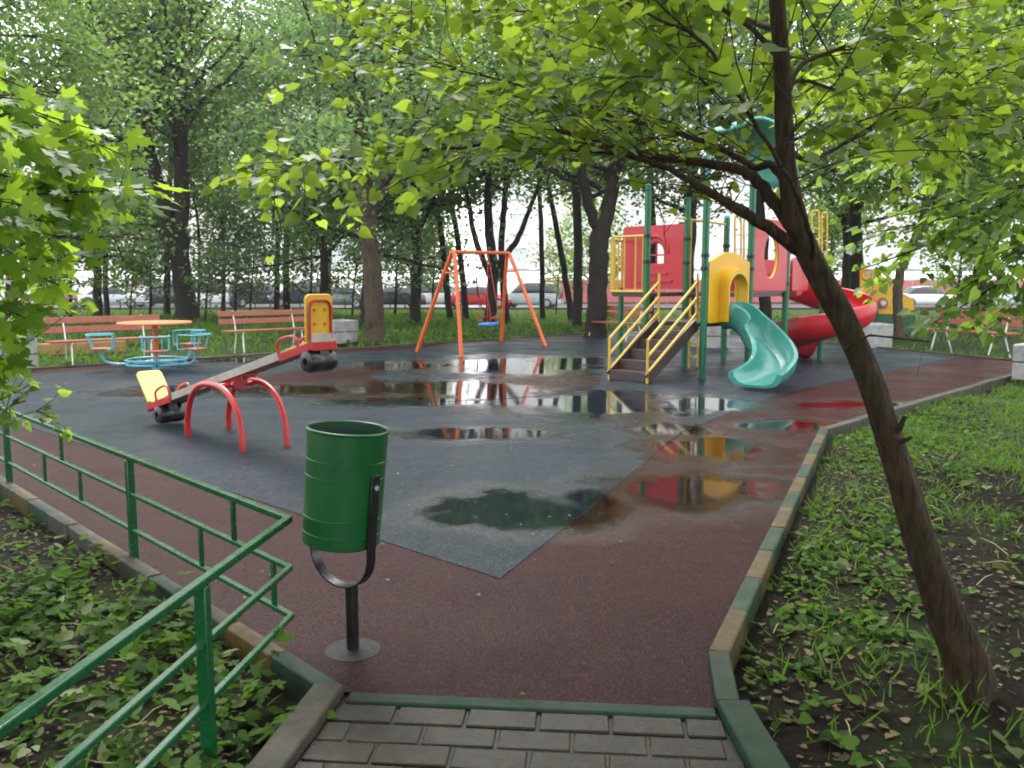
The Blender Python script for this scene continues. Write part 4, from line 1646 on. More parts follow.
def make_tree(name, label, cat, stems, leafmat, nleaf, lsize, spread, hb, seed, bark='bark', group='trees round the playground', nl=14, shape=(QUAD, QUAD_F), sigma=.42, top=None, keep=None, up=.8, elev=(.05, .9)):
    """stems: list of (list of points, list of radii). hb: height where limbs start"""
    rg = np.random.default_rng(seed)
    base = Vector(stems[0][0][0])
    t = thing(name, label, cat, base, group)
    wood = MB()
    anchors = []
    for si, (pts, rad) in enumerate(stems):
        sp_ = spline(pts, 5)
        rs = lerp_list(rad, len(sp_))
        wb = []
        for i, p in enumerate(sp_):
            k = rs[i]
            wb.append(p + Vector((rg.normal() * k * .10, rg.normal() * k * .10, 0)))
        wb[0] = sp_[0]
        if si == 0:
            wb = [wb[0] - Vector((0, 0, .15)), wb[0] + Vector((0, 0, .06))] + [p for p in wb[1:] if p.z > wb[0].z + .12]
            rs2 = [rs[0] * 1.45, rs[0] * 1.18] + rs[-(len(wb) - 2):]
            rs = rs2
        wood.tube(wb, rs, 12 if rs[0] > .08 else 7)
        cand = [i for i, p in enumerate(wb) if p.z > hb]
        if not cand:
            continue
        n_l = nl if si == 0 else max(5, nl // 2)
        az = rg.uniform(0, 6.28)
        for k in range(n_l):
            f_ = (k + rg.uniform(0, 1)) / n_l
            i = cand[min(len(cand) - 1, int(f_ * len(cand)))]
            az += 2.4 + rg.normal() * .3
            el = rg.uniform(*elev)
            ln = spread * (1.05 - .45 * f_) * rg.uniform(.7, 1.15)
            d = (math.cos(az) * math.cos(el), math.sin(az) * math.cos(el), math.sin(el))
            lp = grow(rg, wb[i], d, ln, 6, .13, .05)
            r0 = min(rs[i] * .5, .02 + .03 * ln)
            wood.tube(lp, lerp_list([r0, r0 * .6, .008], len(lp)), 6)
            anchors += [(p, .6) for p in lp[3:]]
            for s_ in range(6):
                q = lp[1 + s_ % 6]
                dd = np.array(lp[-1]) - np.array(lp[0])
                dd = dd / np.linalg.norm(dd) + rg.normal(size=3) * .75
                sl_ = grow(rg, q, dd, ln * rg.uniform(.25, .5), 4, .2, .0)
                wood.tube(sl_, lerp_list([r0 * .35 + .004, .005], len(sl_)), 5)
                anchors += [(p, 1) for p in sl_[1:]]
    trunk = wood.build('trunk', bark, t, sharp=60)
    A = np.array([a for a, w_ in anchors])
    W = np.array([w_ for a, w_ in anchors])
    # clumps of unequal density leave gaps
    W = W * rg.gamma(1.2, 1, size=len(W))
    W /= W.sum()
    idx = rg.choice(len(A), size=nleaf, p=W)
    pos = A[idx] + rg.normal(size=(nleaf, 3)) * np.array([sigma, sigma, sigma * .7])
    pos = pos[pos[:, 2] > hb * .55]
    if keep:
        pos = pos[keep(pos)]
    n = len(pos)
    d, nm = rand_dirs(n, up, rg)
    size = lsize * rg.uniform(.7, 1.25, n)
    V, f_, n_, k_ = leaf_mesh(shape[0], shape[1], pos, d, nm, size)
    build_leaves('crown', [(V, f_, n_, k_, 0)], [leafmat], t)
    return t


def stem(y, pix, dy=None):
    """trunk points from (px,py) at depth y (metres), first one stands on the ground"""
    out = []
    for i, (a, b_) in enumerate(pix):
        out.append(P(a, b_, y + (dy[i] if dy else 0)))
    out[0].z = gz(out[0].x, out[0].y)
    return out


def up_ext(pts, h, dx=0, dy=0):
    l = pts[-1]
    m = len(pts)
    return pts + [Vector((l.x + dx * .5, l.y + dy * .5, l.z + (h - l.z) * .5)), Vector((l.x + dx, l.y + dy, h))]


# big double-stemmed tree, left
s1 = up_ext(stem(38, [(187, 322), (184, 290), (180, 250), (181, 200), (181, 130), (178, 60)]), 15, 1.5)
s2 = up_ext([P(184, 280, 38), P(172, 235, 37.8), (P(160, 190, 37.6)), P(146, 140, 37.2), P(134, 100, 37), P(118, 50, 36.5)], 14, -2)
make_tree('double_tree', 'big dark double stemmed tree behind the gap between the two left benches', 'tree', [(s1, [.50, .44, .38, .33, .28, .22, .14, .05]), (s2, [.34, .32, .29, .26, .24, .18, .1, .04])], 'leaf_a', 15000, .22, 5.2, 6.5, 1, nl=22, sigma=.6)
# mid trees by the lawn
s1 = up_ext(stem(21.8, [(374, 344), (374, 310), (372, 270), (368, 225), (366, 170), (362, 100)]), 10, -.5)
make_tree('park_tree', 'straight grey trunk left of the swing with a dark dense crown', 'tree', [(s1, [.26, .235, .23, .20, .17, .13, .09, .03])], 'leaf_b', 13000, .14, 3.9, 3.2, 2, bark='bark_grey', nl=20, sigma=.42)
s1 = up_ext(stem(33, [(415, 316), (416, 290), (417, 250), (414, 210), (408, 150)]), 13, .5)
make_tree('park_tree', 'dark trunk just left of the swing frame', 'tree', [(s1, [.22, .2, .19, .16, .13, .09, .04])], 'leaf_a', 9000, .2, 4.2, 2.9, 3, sigma=.5)
s1 = up_ext(stem(36, [(450, 313), (446, 275), (441, 230), (434, 200), (428, 150)]), 13, -1)
make_tree('park_tree', 'thin trunk leaning left behind the swing top', 'tree', [(s1, [.14, .13, .12, .11, .09, .06, .03])], 'leaf_c', 5000, .2, 3.2, 4.2, 4, sigma=.5)
s1 = up_ext(stem(38, [(466, 312), (463, 280), (458, 240), (452, 200), (450, 140)]), 13, .5)
make_tree('park_tree', 'slim trunk behind the middle of the swing', 'tree', [(s1, [.15, .13, .12, .11, .09, .06, .03])], 'leaf_a', 5000, .2, 3.2, 4.4, 5, sigma=.5)
s1 = up_ext(stem(32, [(490, 317), (492, 290), (494, 268), (489, 235), (488, 195), (491, 150)]), 13, .6)
s2 = up_ext([P(494, 270, 32), P(510, 250, 32), P(519, 236, 32.1), P(531, 205, 32.3), P(545, 170, 32.5)], 10, 2)
s3 = up_ext([P(492, 280, 32), P(481, 255, 31.8), P(473, 230, 31.6), P(466, 190, 31.3)], 10, -1.5)
make_tree('forked_tree', 'tree forking into three dark stems behind the swing seat', 'tree', [(s1, [.22, .2, .19, .17, .14, .1, .06, .03]), (s2, [.12, .11, .1, .08, .06, .04, .02]), (s3, [.12, .11, .1, .08, .04, .02])], 'leaf_c', 9000, .19, 3.6, 4.6, 6, sigma=.5)
s1 = up_ext(stem(34, [(507, 314), (503, 280), (502, 240), (505, 200), (508, 150)]), 12, .4)
make_tree('park_tree', 'slender trunk inside the right end of the swing frame', 'tree', [(s1, [.15, .13, .12, .11, .09, .06, .03])], 'leaf_a', 4500, .19, 3.0, 4.6, 7, sigma=.5)
s1 = up_ext(stem(38, [(543, 312), (542, 270), (541, 220), (539, 170)]), 13, .4)
make_tree('park_tree', 'slender upright trunk right of the swing', 'tree', [(s1, [.12, .11, .10, .08, .05, .03])], 'leaf_c', 4500, .2, 3.0, 5, 8, sigma=.5)
s1 = up_ext(stem(36, [(572, 316), (566, 280), (559, 240), (552, 205), (546, 165)]), 12, -1)
make_tree('park_tree', 'slim trunk leaning left halfway between the swing and the thick black trunks', 'tree', [(s1, [.14, .13, .12, .1, .08, .05, .03])], 'leaf_c', 4500, .19, 3.0, 4.6, 9, sigma=.5)
s1 = up_ext(stem(30, [(577, 322), (578, 280), (578, 230), (576, 190), (575, 130)]), 12, .2)
make_tree('park_tree', 'straight black trunk just left of the forked thick one', 'tree', [(s1, [.17, .16, .15, .14, .12, .08, .03])], 'leaf_a', 7000, .18, 3.6, 4.4, 10, sigma=.5)
s1 = up_ext(stem(23.5, [(595, 339), (596, 305), (599, 265), (601, 232), (611, 195), (617, 150)]), 10, 1)
s2 = up_ext([P(601, 235, 23.5), P(592, 215, 23.4), P(584, 185, 23.2), P(577, 140, 23)], 9, -1.2)
make_tree('forked_tree', 'thick black forked trunk left of the play tower', 'tree', [(s1, [.30, .27, .26, .26, .18, .15, .1, .04]), (s2, [.15, .15, .13, .1, .07, .03])], 'leaf_a', 12000, .14, 4.0, 3.6, 11, sigma=.42)
# left background
for i, (px, py, w, y, lab) in enumerate([
        (107, 314, .13, 42, 'slender trunk beyond the left bench, just left of the double tree'),
        (167, 312, .17, 44, 'dark trunk hugging the left side of the double tree'),
        (223, 308, .12, 48, 'thin trunk over the white parked car'),
        (287, 309, .19, 44, 'slim dark trunk above the second bench, right one of a close pair'),
        (277, 308, .16, 46, 'slim dark trunk above the second bench, left one of a close pair'),
        (198, 312, .07, 40, 'very thin stem right beside the double tree'),
        (330, 311, .12, 44, 'small leafy tree above the seesaw backrest')]):
    st_ = stem(y, [(px, py), (px + rnd.uniform(-2, 2), 270), (px + rnd.uniform(-5, 5), 225), (px + rnd.uniform(-12, 12), 160)])
    s1 = up_ext(st_, 13 + rnd.uniform(-2, 2), rnd.uniform(-1, 1))
    make_tree('park_tree', lab, 'tree', [(s1, [w, w * .92, w * .8, w * .65, w * .4, .03])], ('leaf_a', 'leaf_b', 'leaf_c')[i % 3], 7000 if i not in (5,) else 2500, .24, 4.0 if i != 5 else 2, 3.0 + rnd.uniform(0, 1.2), 20 + i, sigma=.6)
# left nearer crowns whose trunks are off to the side or hidden by leaves
for i, (x, y, h, lab, lm, nlv) in enumerate([
        (-15.5, 27, 11, 'broad tree at the far left behind the maple twigs', 'leaf_a', 12000),
        (-8.0, 37, 13, 'tree right of the double tree, its crown filling the upper left', 'leaf_b', 12000),
        (-19, 40, 14, 'tall tree at the upper left by the road', 'leaf_a', 9000),
        (-5.2, 31, 12, 'tree with a cool green crown above the second bench', 'leaf_b', 11000)]):
    s1 = [Vector((x, y, gz(x, y))), Vector((x + .1, y, 2.5)), Vector((x - .2, y, 5)), Vector((x, y + .2, h * .75)), Vector((x + .3, y, h))]
    make_tree('park_tree', lab, 'tree', [(s1, [.2, .17, .15, .1, .03])], lm, int(nlv * 1.4), .19, 4.4, 2.4, 40 + i, nl=26, sigma=.55, elev=(-.2, .8))
# right side
s1 = up_ext(stem(24, [(899, 331), (898, 300), (900, 275), (909, 250), (921, 226), (928, 190)]), 8, 1)
make_tree('park_tree', 'leaning trunk right of the yellow play truck', 'tree', [(s1, [.14, .13, .12, .11, .1, .08, .05, .02])], 'leaf_c', 9000, .14, 3.4, 3.4, 50, bark='bark_grey', sigma=.42)
s1 = up_ext(stem(26, [(979, 330), (980, 290), (981, 240), (980, 180)]), 10, 1)
make_tree('park_tree', 'thick dark trunk above the right bench', 'tree', [(s1, [.22, .2, .19, .15, .1, .03])], 'leaf_c', 12000, .15, 4.0, 2.9, 51, sigma=.45)
s1 = up_ext(stem(27, [(766, 332), (765, 290), (762, 240), (760, 170)]), 11, 1)
make_tree('park_tree', 'dark trunk directly behind the play tower', 'tree', [(s1, [.2, .18, .17, .14, .1, .03])], 'leaf_a', 13000, .15, 4.2, 3.4, 52, sigma=.45)
s1 = up_ext(stem(29, [(858, 326), (857, 290), (855, 240), (853, 170)]), 11, -1)
make_tree('park_tree', 'black trunk behind the spiral slide', 'tree', [(s1, [.26, .24, .22, .18, .1, .03])], 'leaf_a', 12000, .16, 4.2, 3.4, 53, sigma=.45)
s1 = up_ext(stem(26, [(690, 333), (688, 290), (690, 240), (694, 170)]), 10, .5)
make_tree('park_tree', 'shaded trunk behind the red panel of the play tower', 'tree', [(s1, [.2, .18, .17, .13, .09, .03])], 'leaf_b', 12000, .15, 3.8, 3.4, 54, sigma=.45)
s1 = up_ext(stem(33, [(650, 320), (650, 280), (654, 240), (650, 170)]), 13, .5)
make_tree('park_tree', 'trunk hidden between the forked trunk and the play tower', 'tree', [(s1, [.18, .16, .14, .12, .08, .03])], 'leaf_a', 8000, .19, 4.0, 4.6, 55, sigma=.5)
for i, (x, y, h, lab) in enumerate([
        (12.5, 33, 12, 'tall tree beyond the right bench with a light green crown'),
        (19, 30, 12, 'broad tree at the far right behind the bench'),
        (15.5, 22, 9, 'leafy tree just outside the right edge over the bench')]):
    s1 = [Vector((x, y, gz(x, y))), Vector((x + .1, y, 2.5)), Vector((x - .2, y, 5)), Vector((x, y + .2, h * .75)), Vector((x + .3, y, h))]
    make_tree('park_tree', lab, 'tree', [(s1, [.2, .17, .15, .1, .03])], 'leaf_c' if i != 1 else 'leaf_a', 12000, .17, 4.4, 2.8, 60 + i, nl=20, sigma=.5)
for i, (px, py, y, h, r_, lab) in enumerate([
        (70, 316, 36, 4.2, 2.0, 'bushy young tree behind the left bench'),
        (150, 312, 42, 4.6, 2.2, 'bushy young tree left of the double tree, before the dark car'),
        (235, 312, 42, 4.6, 2.2, 'leafy young tree before the dark parked cars, above the bench gap'),
        (310, 312, 42, 4.8, 2.2, 'leafy young tree right above the raised seesaw end'),
        (395, 311, 44, 5.0, 2.2, 'leafy young tree right of the grey trunk, before the dark saloon'),
        (432, 311, 46, 4.6, 1.6, 'thin young tree at the left swing leg'),
        (590, 312, 44, 5.2, 2.2, 'leafy young tree behind the thick forked trunk'),
        (955, 312, 42, 4.8, 2.4, 'bushy young tree behind the right bench'),
        (825, 314, 38, 4.6, 2.2, 'bushy young tree behind the spiral slide')]):
    b0 = stem(y, [(px, py), (px, py - 4)])[0]
    s1 = [b0, b0 + Vector((.1, 0, h * .35)), b0 + Vector((.15, 0, h * .7)), b0 + Vector((.1, 0, h))]
    make_tree('young_tree', lab, 'tree', [(s1, [.07, .06, .04, .01])], ('leaf_c', 'leaf_b', 'leaf_a')[i % 3], 3200, .19, r_, b0.z + 1.0, 120 + i, nl=16, sigma=.4, group='young trees in the lawn')
# saplings in the lawn
for i, (px, py, y, h, lab) in enumerate([
        (130, 312, 40, 2.6, 'small pale sapling in front of the silver saloon car'),
        (205, 316, 36, 2.6, 'small sapling with pale leaves right of the double tree'),
        (250, 314, 40, 3.4, 'young tree with sloping stem above the left end of the second bench'),
        (352, 312, 42, 3.2, 'bushy sapling left of the grey trunk'),
        (556, 310, 46, 4.2, 'pale round crowned sapling right of the swing'),
        (40, 320, 34, 3.2, 'leafy sapling behind the left bench near the photo edge')]):
    b0 = stem(y, [(px, py), (px, py - 4)])[0]
    s1 = [b0, b0 + Vector((.1, 0, h * .4)), b0 + Vector((.25, 0, h * .75)), b0 + Vector((.2, 0, h))]
    make_tree('sapling', lab, 'sapling', [(s1, [.05, .04, .03, .01])], 'leaf_b' if i % 2 else 'leaf_a', 900, .17, h * .38, h * .3 + b0.z, 80 + i, nl=9, sigma=.25, group='young trees in the lawn')

# ------------------------------------------------------------------ hero tree on the right
rg = np.random.default_rng(5)
tb = G(968, 690, -.06)
hy = tb.y
t = thing('leaning_tree', 'brown trunked young tree leaning left over the playground from the right bed', 'tree', tb)
hp = [tb - Vector((0, 0, .12)), Vector((tb.x - .005, hy, .02)), P(948, 620, hy), P(921, 540, hy), P(896, 460, hy + .02), P(873, 390, hy + .04), P(846, 325, hy + .07), P(818, 272, hy + .10), P(797, 225, hy + .12), P(788, 180, hy + .14), P(784, 120, hy + .16), P(782, 60, hy + .18), P(777, 0, hy + .2)]
hp += [hp[-1] + Vector((-.02, .05, .5)), hp[-1] + Vector((.05, .1, 1.2)), hp[-1] + Vector((.0, .2, 2.4))]
hr = [.150, .118, .100, .088, .080, .074, .068, .064, .060, .052, .052, .048, .044, .038, .028, .01]
spn = spline(hp, 8)
hrs = [v_k * .70 for v_k in lerp_list(hr, len(spn))]
wood = MB()
# trunk with uneven section
nS = 28
vs, fs = [], []
for i, p in enumerate(spn):
    tt = (spn[min(i + 1, len(spn) - 1)] - spn[max(i - 1, 0)]).normalized()
    ux = tt.cross(Vector((0, 1, 0))).normalized()
    uy = ux.cross(tt)
    for j in range(nS):
        a = 2 * math.pi * j / nS
        k = 1 + .07 * math.sin(2 * a + i * .12) + .05 * math.sin(3 * a - i * .21) + .035 * math.sin(7 * a + i * .5) + rg.normal() * .012
        if i < 9:
            k *= 1 + .16 * (1 - i / 9) * max(0, math.sin(4 * a + .6))
        for kn in (28, 52, 66):
            k += .10 * math.exp(-((i - kn) / 2.0) ** 2) * max(0, math.cos(a - kn))
        vs.append(p + (ux * math.cos(a) + uy * math.sin(a)) * hrs[i] * k)
for i in range(len(spn) - 1):
    for j in range(nS):
        j2 = (j + 1) % nS
        fs.append((i * nS + j, i * nS + j2, (i + 1) * nS + j2, (i + 1) * nS + j))
wood.add(vs, fs)
# small stubs
a = P(893, 432, hy)
wood.tube([a, P(900, 428, hy - .03), P(905, 416, hy - .04)], [.018, .013, .009], 7)
wood.tube([P(893, 446, hy), P(903, 441, hy - .03), P(912, 437, hy - .04)], [.014, .01, .006], 7)
wood.tube([P(845, 350, hy - .02), P(852, 344, hy - .08), P(870, 335, hy - .1), P(930, 300 + 42, hy - .1)], [.008, .006, .004, .003], 6)
limb_def = [
    # pixel path with depth, radii, twig count
    ([(797, 232, 3.5), (778, 207, 3.55), (753, 178, 3.6), (726, 167, 3.7), (674, 160, 3.85), (620, 149, 4.0), (575, 134, 4.2), (540, 131, 4.3), (475, 146, 4.5), (400, 152, 4.7), (330, 163, 4.9), (262, 180, 5.0)], [.036, .032, .028, .024, .020, .017, .016, .013, .011, .009, .006, .003], 34),
    ([(806, 255, 3.5), (775, 232, 3.45), (744, 213, 3.45), (715, 196, 3.5), (685, 178, 3.6), (655, 164, 3.7), (600, 152, 3.9), (540, 150, 4.1)], [.035, .03, .025, .021, .018, .014, .009, .004], 16),
    ([(790, 190, 3.55), (772, 166, 3.6), (752, 166, 3.75), (717, 147, 3.9), (655, 126, 4.2), (620, 118, 4.4), (560, 98, 4.7), (500, 80, 5.0), (430, 66, 5.3), (360, 60, 5.6)], [.022, .020, .018, .015, .013, .012, .009, .007, .005, .003], 34),
    ([(812, 262, 3.45), (811, 235, 3.3), (795, 190, 3.2), (771, 151, 3.15), (741, 101, 3.1), (705, 45, 3.1), (660, 20, 3.15), (600, -10, 3.3), (520, -30, 3.5)], [.013, .012, .011, .010, .009, .008, .006, .005, .003], 22),
    ([(786, 150, 3.6), (812, 160, 3.7), (850, 140, 4.0), (888, 122, 4.3), (940, 113, 4.6), (1000, 112, 4.8), (1080, 108, 5.0)], [.014, .012, .010, .009, .008, .006, .003], 26),
    ([(784, 90, 3.6), (810, 60, 3.8), (860, 40, 4.2), (930, 0, 4.6), (1000, -30, 5)], [.014, .012, .009, .006, .003], 26),
    ([(782, 60, 3.6), (740, 20, 3.8), (680, -10, 4.1), (600, -30, 4.5), (500, -40, 4.9), (400, -40, 5.3)], [.016, .013, .010, .008, .006, .003], 40),
    ([(780, 30, 3.6), (700, 10, 4.4), (600, 20, 5.2), (500, 10, 5.8), (420, 20, 6.2)], [.014, .012, .009, .006, .003], 36),
    ([(786, 100, 3.6), (800, 80, 4.2), (850, 90, 5.0), (920, 70, 5.8), (1000, 80, 6.4)], [.014, .012, .009, .006, .003], 34),
]
tw_pts = []
LP, LD = [], []


def leafy_twig(start, d, ln, wood_, rg, dens=.05, droop=-.03):
    pts = grow(rg, start, d, ln, 6, .12, droop)
    wood_.tube(pts, lerp_list([.0032, .0014], len(pts)), 5)
    n = max(3, int(ln / dens))
    side = 1
    for i in range(n):
        f_ = (i + .6) / n
        k = f_ * 6
        j = min(5, int(k))
        p = pts[j] + (pts[j + 1] - pts[j]) * (k - j)
        td = pts[j + 1] - pts[j]
        td = td / np.linalg.norm(td)
        sd_ = np.cross(td, [0, 0, 1.0])
        sd_ /= np.linalg.norm(sd_) + 1e-6
        ld = td * .55 + sd_ * side * rg.uniform(.5, 1.0) + np.array([0, 0, rg.uniform(-.55, .05)])
        side = -side
        LP.append(p + ld * .025)
        LD.append(ld)
    LP.append(pts[-1])
    LD.append(pts[-1] - pts[-2] + np.array([0, 0, -.02]))


for (pp, rad, nt_) in limb_def:
    pts = spline([P(a, b_, c_) for a, b_, c_ in pp], 5)
    rs = [v_k * .85 for v_k in lerp_list(rad, len(pts))]
    pts = [q + Vector((rg.normal() * .0025, rg.normal() * .0025, rg.normal() * .0025)) for q in pts]
    wood.tube(pts, rs, 8)
    k0 = int(len(pts) * .28)
    for k in range(nt_):
        i = int(k0 + (len(pts) - 1 - k0) * (k + rg.uniform(0, 1)) / nt_)
        i = min(i, len(pts) - 2)
        td = np.array((pts[i + 1] - pts[i]).normalized())
        sd_ = np.cross(td, [0, 0, 1.0])
        sd_ /= np.linalg.norm(sd_)
        sgn = rg.choice([-1, 1])
        d = td * rg.uniform(.3, 1.0) + sd_ * sgn * rg.uniform(.5, 1.1) + np.array([0, 0, rg.uniform(-.35, .55)])
        ln = rg.uniform(.35, .95)
        mid_ = grow(rg, pts[i], d, ln, 5, .10, -.01)
        leafy_twig(pts[i], d, ln, wood, rg)
        for q in (1, 3):
            dd = d / np.linalg.norm(d) + rg.normal(size=3) * np.array([.7, .7, .35])
            leafy_twig(mid_[q], dd, ln * rg.uniform(.35, .6), wood, rg)
# crown above the picture
for k in range(60):
    i = int(len(spn) * rg.uniform(.80, .99))
    az = rg.uniform(0, 6.28)
    d = (math.cos(az), math.sin(az), rg.uniform(.1, .7))
    g_ = grow(rg, spn[i], d, rg.uniform(.8, 1.9), 5, .1, .0)
    wood.tube(g_, lerp_list([.01, .003], len(g_)), 5)
    for q in range(1, 5):
        leafy_twig(g_[q], np.array(d) + rg.normal(size=3) * .6, rg.uniform(.3, .6), wood, rg)
wood.build('trunk', 'bark_hero', t, sharp=70)
LPn, LDn = np.array(LP), np.array(LD)


def to_px(p):
    y_ = p[:, 1] * cp - (p[:, 2] - H) * sp
    z_ = p[:, 1] * sp + (p[:, 2] - H) * cp
    return 512 + F * p[:, 0] / y_, 384 - F * z_ / y_, y_


# the crown is thin low down: bare lower limbs and trunk
ax_, ay_, ad_ = to_px(LPn)
env = np.interp(ax_, [200, 260, 380, 450, 520, 620, 700, 800, 850, 1024], [215, 215, 235, 190, 165, 160, 150, 175, 160, 190])
kp = np.ones(len(LPn), bool)
vis = (ad_ > .5) & (ay_ > -10)
kp &= ~(vis & (ay_ > env) & (rg.random(len(kp)) < .90))
kp &= ~(vis & (ax_ > 742) & (ax_ < 832) & (ad_ < 3.85) & (rg.random(len(kp)) < .93))
kp &= ~(vis & (ad_ < 2.6))
kp &= ~(vis & (ax_ > 480) & (ax_ < 770) & (ay_ > 100) & (rg.random(len(kp)) < .5))
kp &= ~(vis & (rg.random(len(kp)) < .10))
LPn, LDn = LPn[kp], LDn[kp]
n = len(LPn)
nm = rg.normal(size=(n, 3)) * .5
nm[:, 2] += .5
nm[:, 1] -= .5
size = .072 * rg.uniform(.6, 1.2, n)
V, f_, n_, k_ = leaf_mesh(HEART, HEART_F, LPn, LDn, nm, size)
build_leaves('crown', [(V, f_, n_, k_, 0)], ['leaf_hero'], t)
print('hero leaves', n)

# ------------------------------------------------------------------ tree right, outside the frame, branches hanging in
LP, LD = [], []
rg = np.random.default_rng(15)
tb = Vector((6.4, 8.0, gz(6.4, 8)))
t = thing('overhanging_tree', 'tree just beyond the right edge whose leafy branches hang into the upper right', 'tree', tb)
wood = MB()
sp_ = spline([tb - Vector((0, 0, .1)), tb + Vector((.1, .1, 1.5)), tb + Vector((0, 0, 3)), tb + Vector((-.2, .1, 5)), tb + Vector((-.1, .1, 7))], 6)
wood.tube(sp_, lerp_list([.17, .12, .11, .08, .03], len(sp_)), 12)
tips = [(970, 235, 7.2), (905, 215, 7.4), (860, 235, 7.6), (845, 275, 7.6), (880, 150, 7.0), (940, 170, 6.6), (1000, 200, 6.3), (960, 290, 7.0), (930, 325, 6.9), (1010, 300, 6.4), (1000, 260, 6.0),
        (900, 60, 7.2), (850, 30, 7.4), (860, 90, 7.7), (960, 40, 6.8), (820, 120, 8.0), (830, 170, 8.2), (920, 110, 8), (1020, 20, 6.3), (930, -20, 7.5), (1000, 120, 6.5), (840, -20, 8.0), (890, 180, 8.4), (1000, 60, 8.6), (1010, 160, 8.5)]
for (a, b_, c_) in tips:
    e = P(a, b_, c_)
    z0 = max(2.2, min(6.5, e.z + rg.uniform(.1, .9)))
    s0 = min(sp_, key=lambda q: abs(q.z - z0))
    m_ = s0.lerp(e, .5) + Vector((0, 0, rg.uniform(.1, .35)))
    lp = spline([s0, m_, e], 6)
    wood.tube(lp, lerp_list([.028, .014, .004], len(lp)), 6)
    for k in range(20):
        i = int(len(lp) * rg.uniform(.3, .99))
        i = min(i, len(lp) - 2)
        td = np.array((lp[i + 1] - lp[i]).normalized())
        d = td + rg.normal(size=3) * np.array([.8, .8, .45])
        leafy_twig(lp[i], d, rg.uniform(.35, .8), wood, rg, .055, -.05)
wood.build('trunk', 'bark', t, sharp=60)
LPn, LDn = np.array(LP), np.array(LD)
ax_, ay_, ad_ = to_px(LPn)
kp = ~((ay_ > np.interp(ax_, [800, 900, 1024], [250, 330, 345])) & (rg.random(len(ax_)) < .93))
kp &= rg.random(len(ax_)) < .85
LPn, LDn = LPn[kp], LDn[kp]
n = len(LPn)
nm = rg.normal(size=(n, 3)) * .45
nm[:, 2] += .75
size = .088 * rg.uniform(.6, 1.25, n)
V, f_, n_, k_ = leaf_mesh(HEART, HEART_F, LPn, LDn, nm, size)
build_leaves('crown', [(V, f_, n_, k_, 0)], ['leaf_c'], t)
print('right leaves', n)

# ------------------------------------------------------------------ maple at the left
LP, LD = [], []
rg = np.random.default_rng(25)
tb = Vector((-3.9, 3.9, gz(-3.9, 3.9)))
t = thing('maple_tree', 'young maple at the left edge with big pointed bright leaves', 'tree', tb)
wood = MB()
sp_ = spline([tb - Vector((0, 0, .1)), tb + Vector((.1, 0, 1)), tb + Vector((.05, .1, 2)), tb + Vector((.2, .1, 3)), tb + Vector((.1, .1, 4.5))], 6)
wood.tube(sp_, lerp_list([.09, .07, .06, .04, .01], len(sp_)), 10)
tips = [(162, 188, 3.4), (152, 206, 3.6), (134, 160, 3.7), (148, 192, 3.5), (112, 172, 3.6), (96, 130, 3.8), (52, 150, 3.3), (22, 205, 3.2), (72, 225, 3.5), (88, 262, 3.7), (60, 285, 3.6), (26, 318, 3.4), (0, 262, 3.2), (0, 330, 3.3), (24, 100, 3.5), (58, 100, 3.9), (5, 150, 3.1),
        (120, 215, 3.9), (-30, 200, 3), (-20, 120, 3.3), (40, 250, 3.9), (10, 290, 3.9), (-10, 60, 3.6), (45, 190, 4.0), (30, 228, 3.1), (8, 360, 3.4), (0, 180, 3.8), (20, 140, 4.1), (70, 180, 3.9),
        (100, 200, 3.6), (60, 130, 3.6), (85, 240, 3.8), (40, 310, 3.7), (10, 230, 3.6), (135, 180, 3.7), (0, 100, 3.7), (30, 270, 3.3), (50, 215, 3.4), (110, 150, 4.0), (-10, 240, 3.5), (15, 345, 3.6)]
for (a, b_, c_) in tips:
    e = P(a, b_, c_)
    z0 = e.z + rg.uniform(-.3, .4)
    s0 = min(sp_, key=lambda q: abs(q.z - z0))
    m_ = s0.lerp(e, .55) + Vector((0, 0, rg.uniform(.05, .2)))
    lp = spline([s0, m_, e], 6)
    wood.tube(lp, lerp_list([.012, .006, .0025], len(lp)), 6)
    for k in range(26):
        i = min(int(len(lp) * rg.uniform(.35, 1.0)), len(lp) - 2)
        td = np.array((lp[i + 1] - lp[i]).normalized())
        d = td * .5 + rg.normal(size=3) * np.array([.7, .7, .3])
        d /= np.linalg.norm(d)
        q = np.array(lp[i]) + d * rg.uniform(.03, .15)
        wood.tube([lp[i], q], [.0018, .0012], 4)
        LP.append(q)
        LD.append(d + np.array([0, 0, -.45]))
    LP.append(np.array(e))
    LD.append(np.array(e - m_) + np.array([0, 0, -.1]))
wood.build('trunk', 'bark', t, sharp=60)
LPn, LDn = np.array(LP), np.array(LD)
n = len(LPn)
nm = rg.normal(size=(n, 3)) * .4
nm[:, 2] += .55
nm[:, 1] -= .45
nm[:, 0] += .15
size = .092 * rg.uniform(.6, 1.15, n)
V, f_, n_, k_ = leaf_mesh(MAPLE, MAPLE_F, LPn, LDn, nm, size)
build_leaves('crown', [(V, f_, n_, k_, 0)], ['leaf_maple'], t)
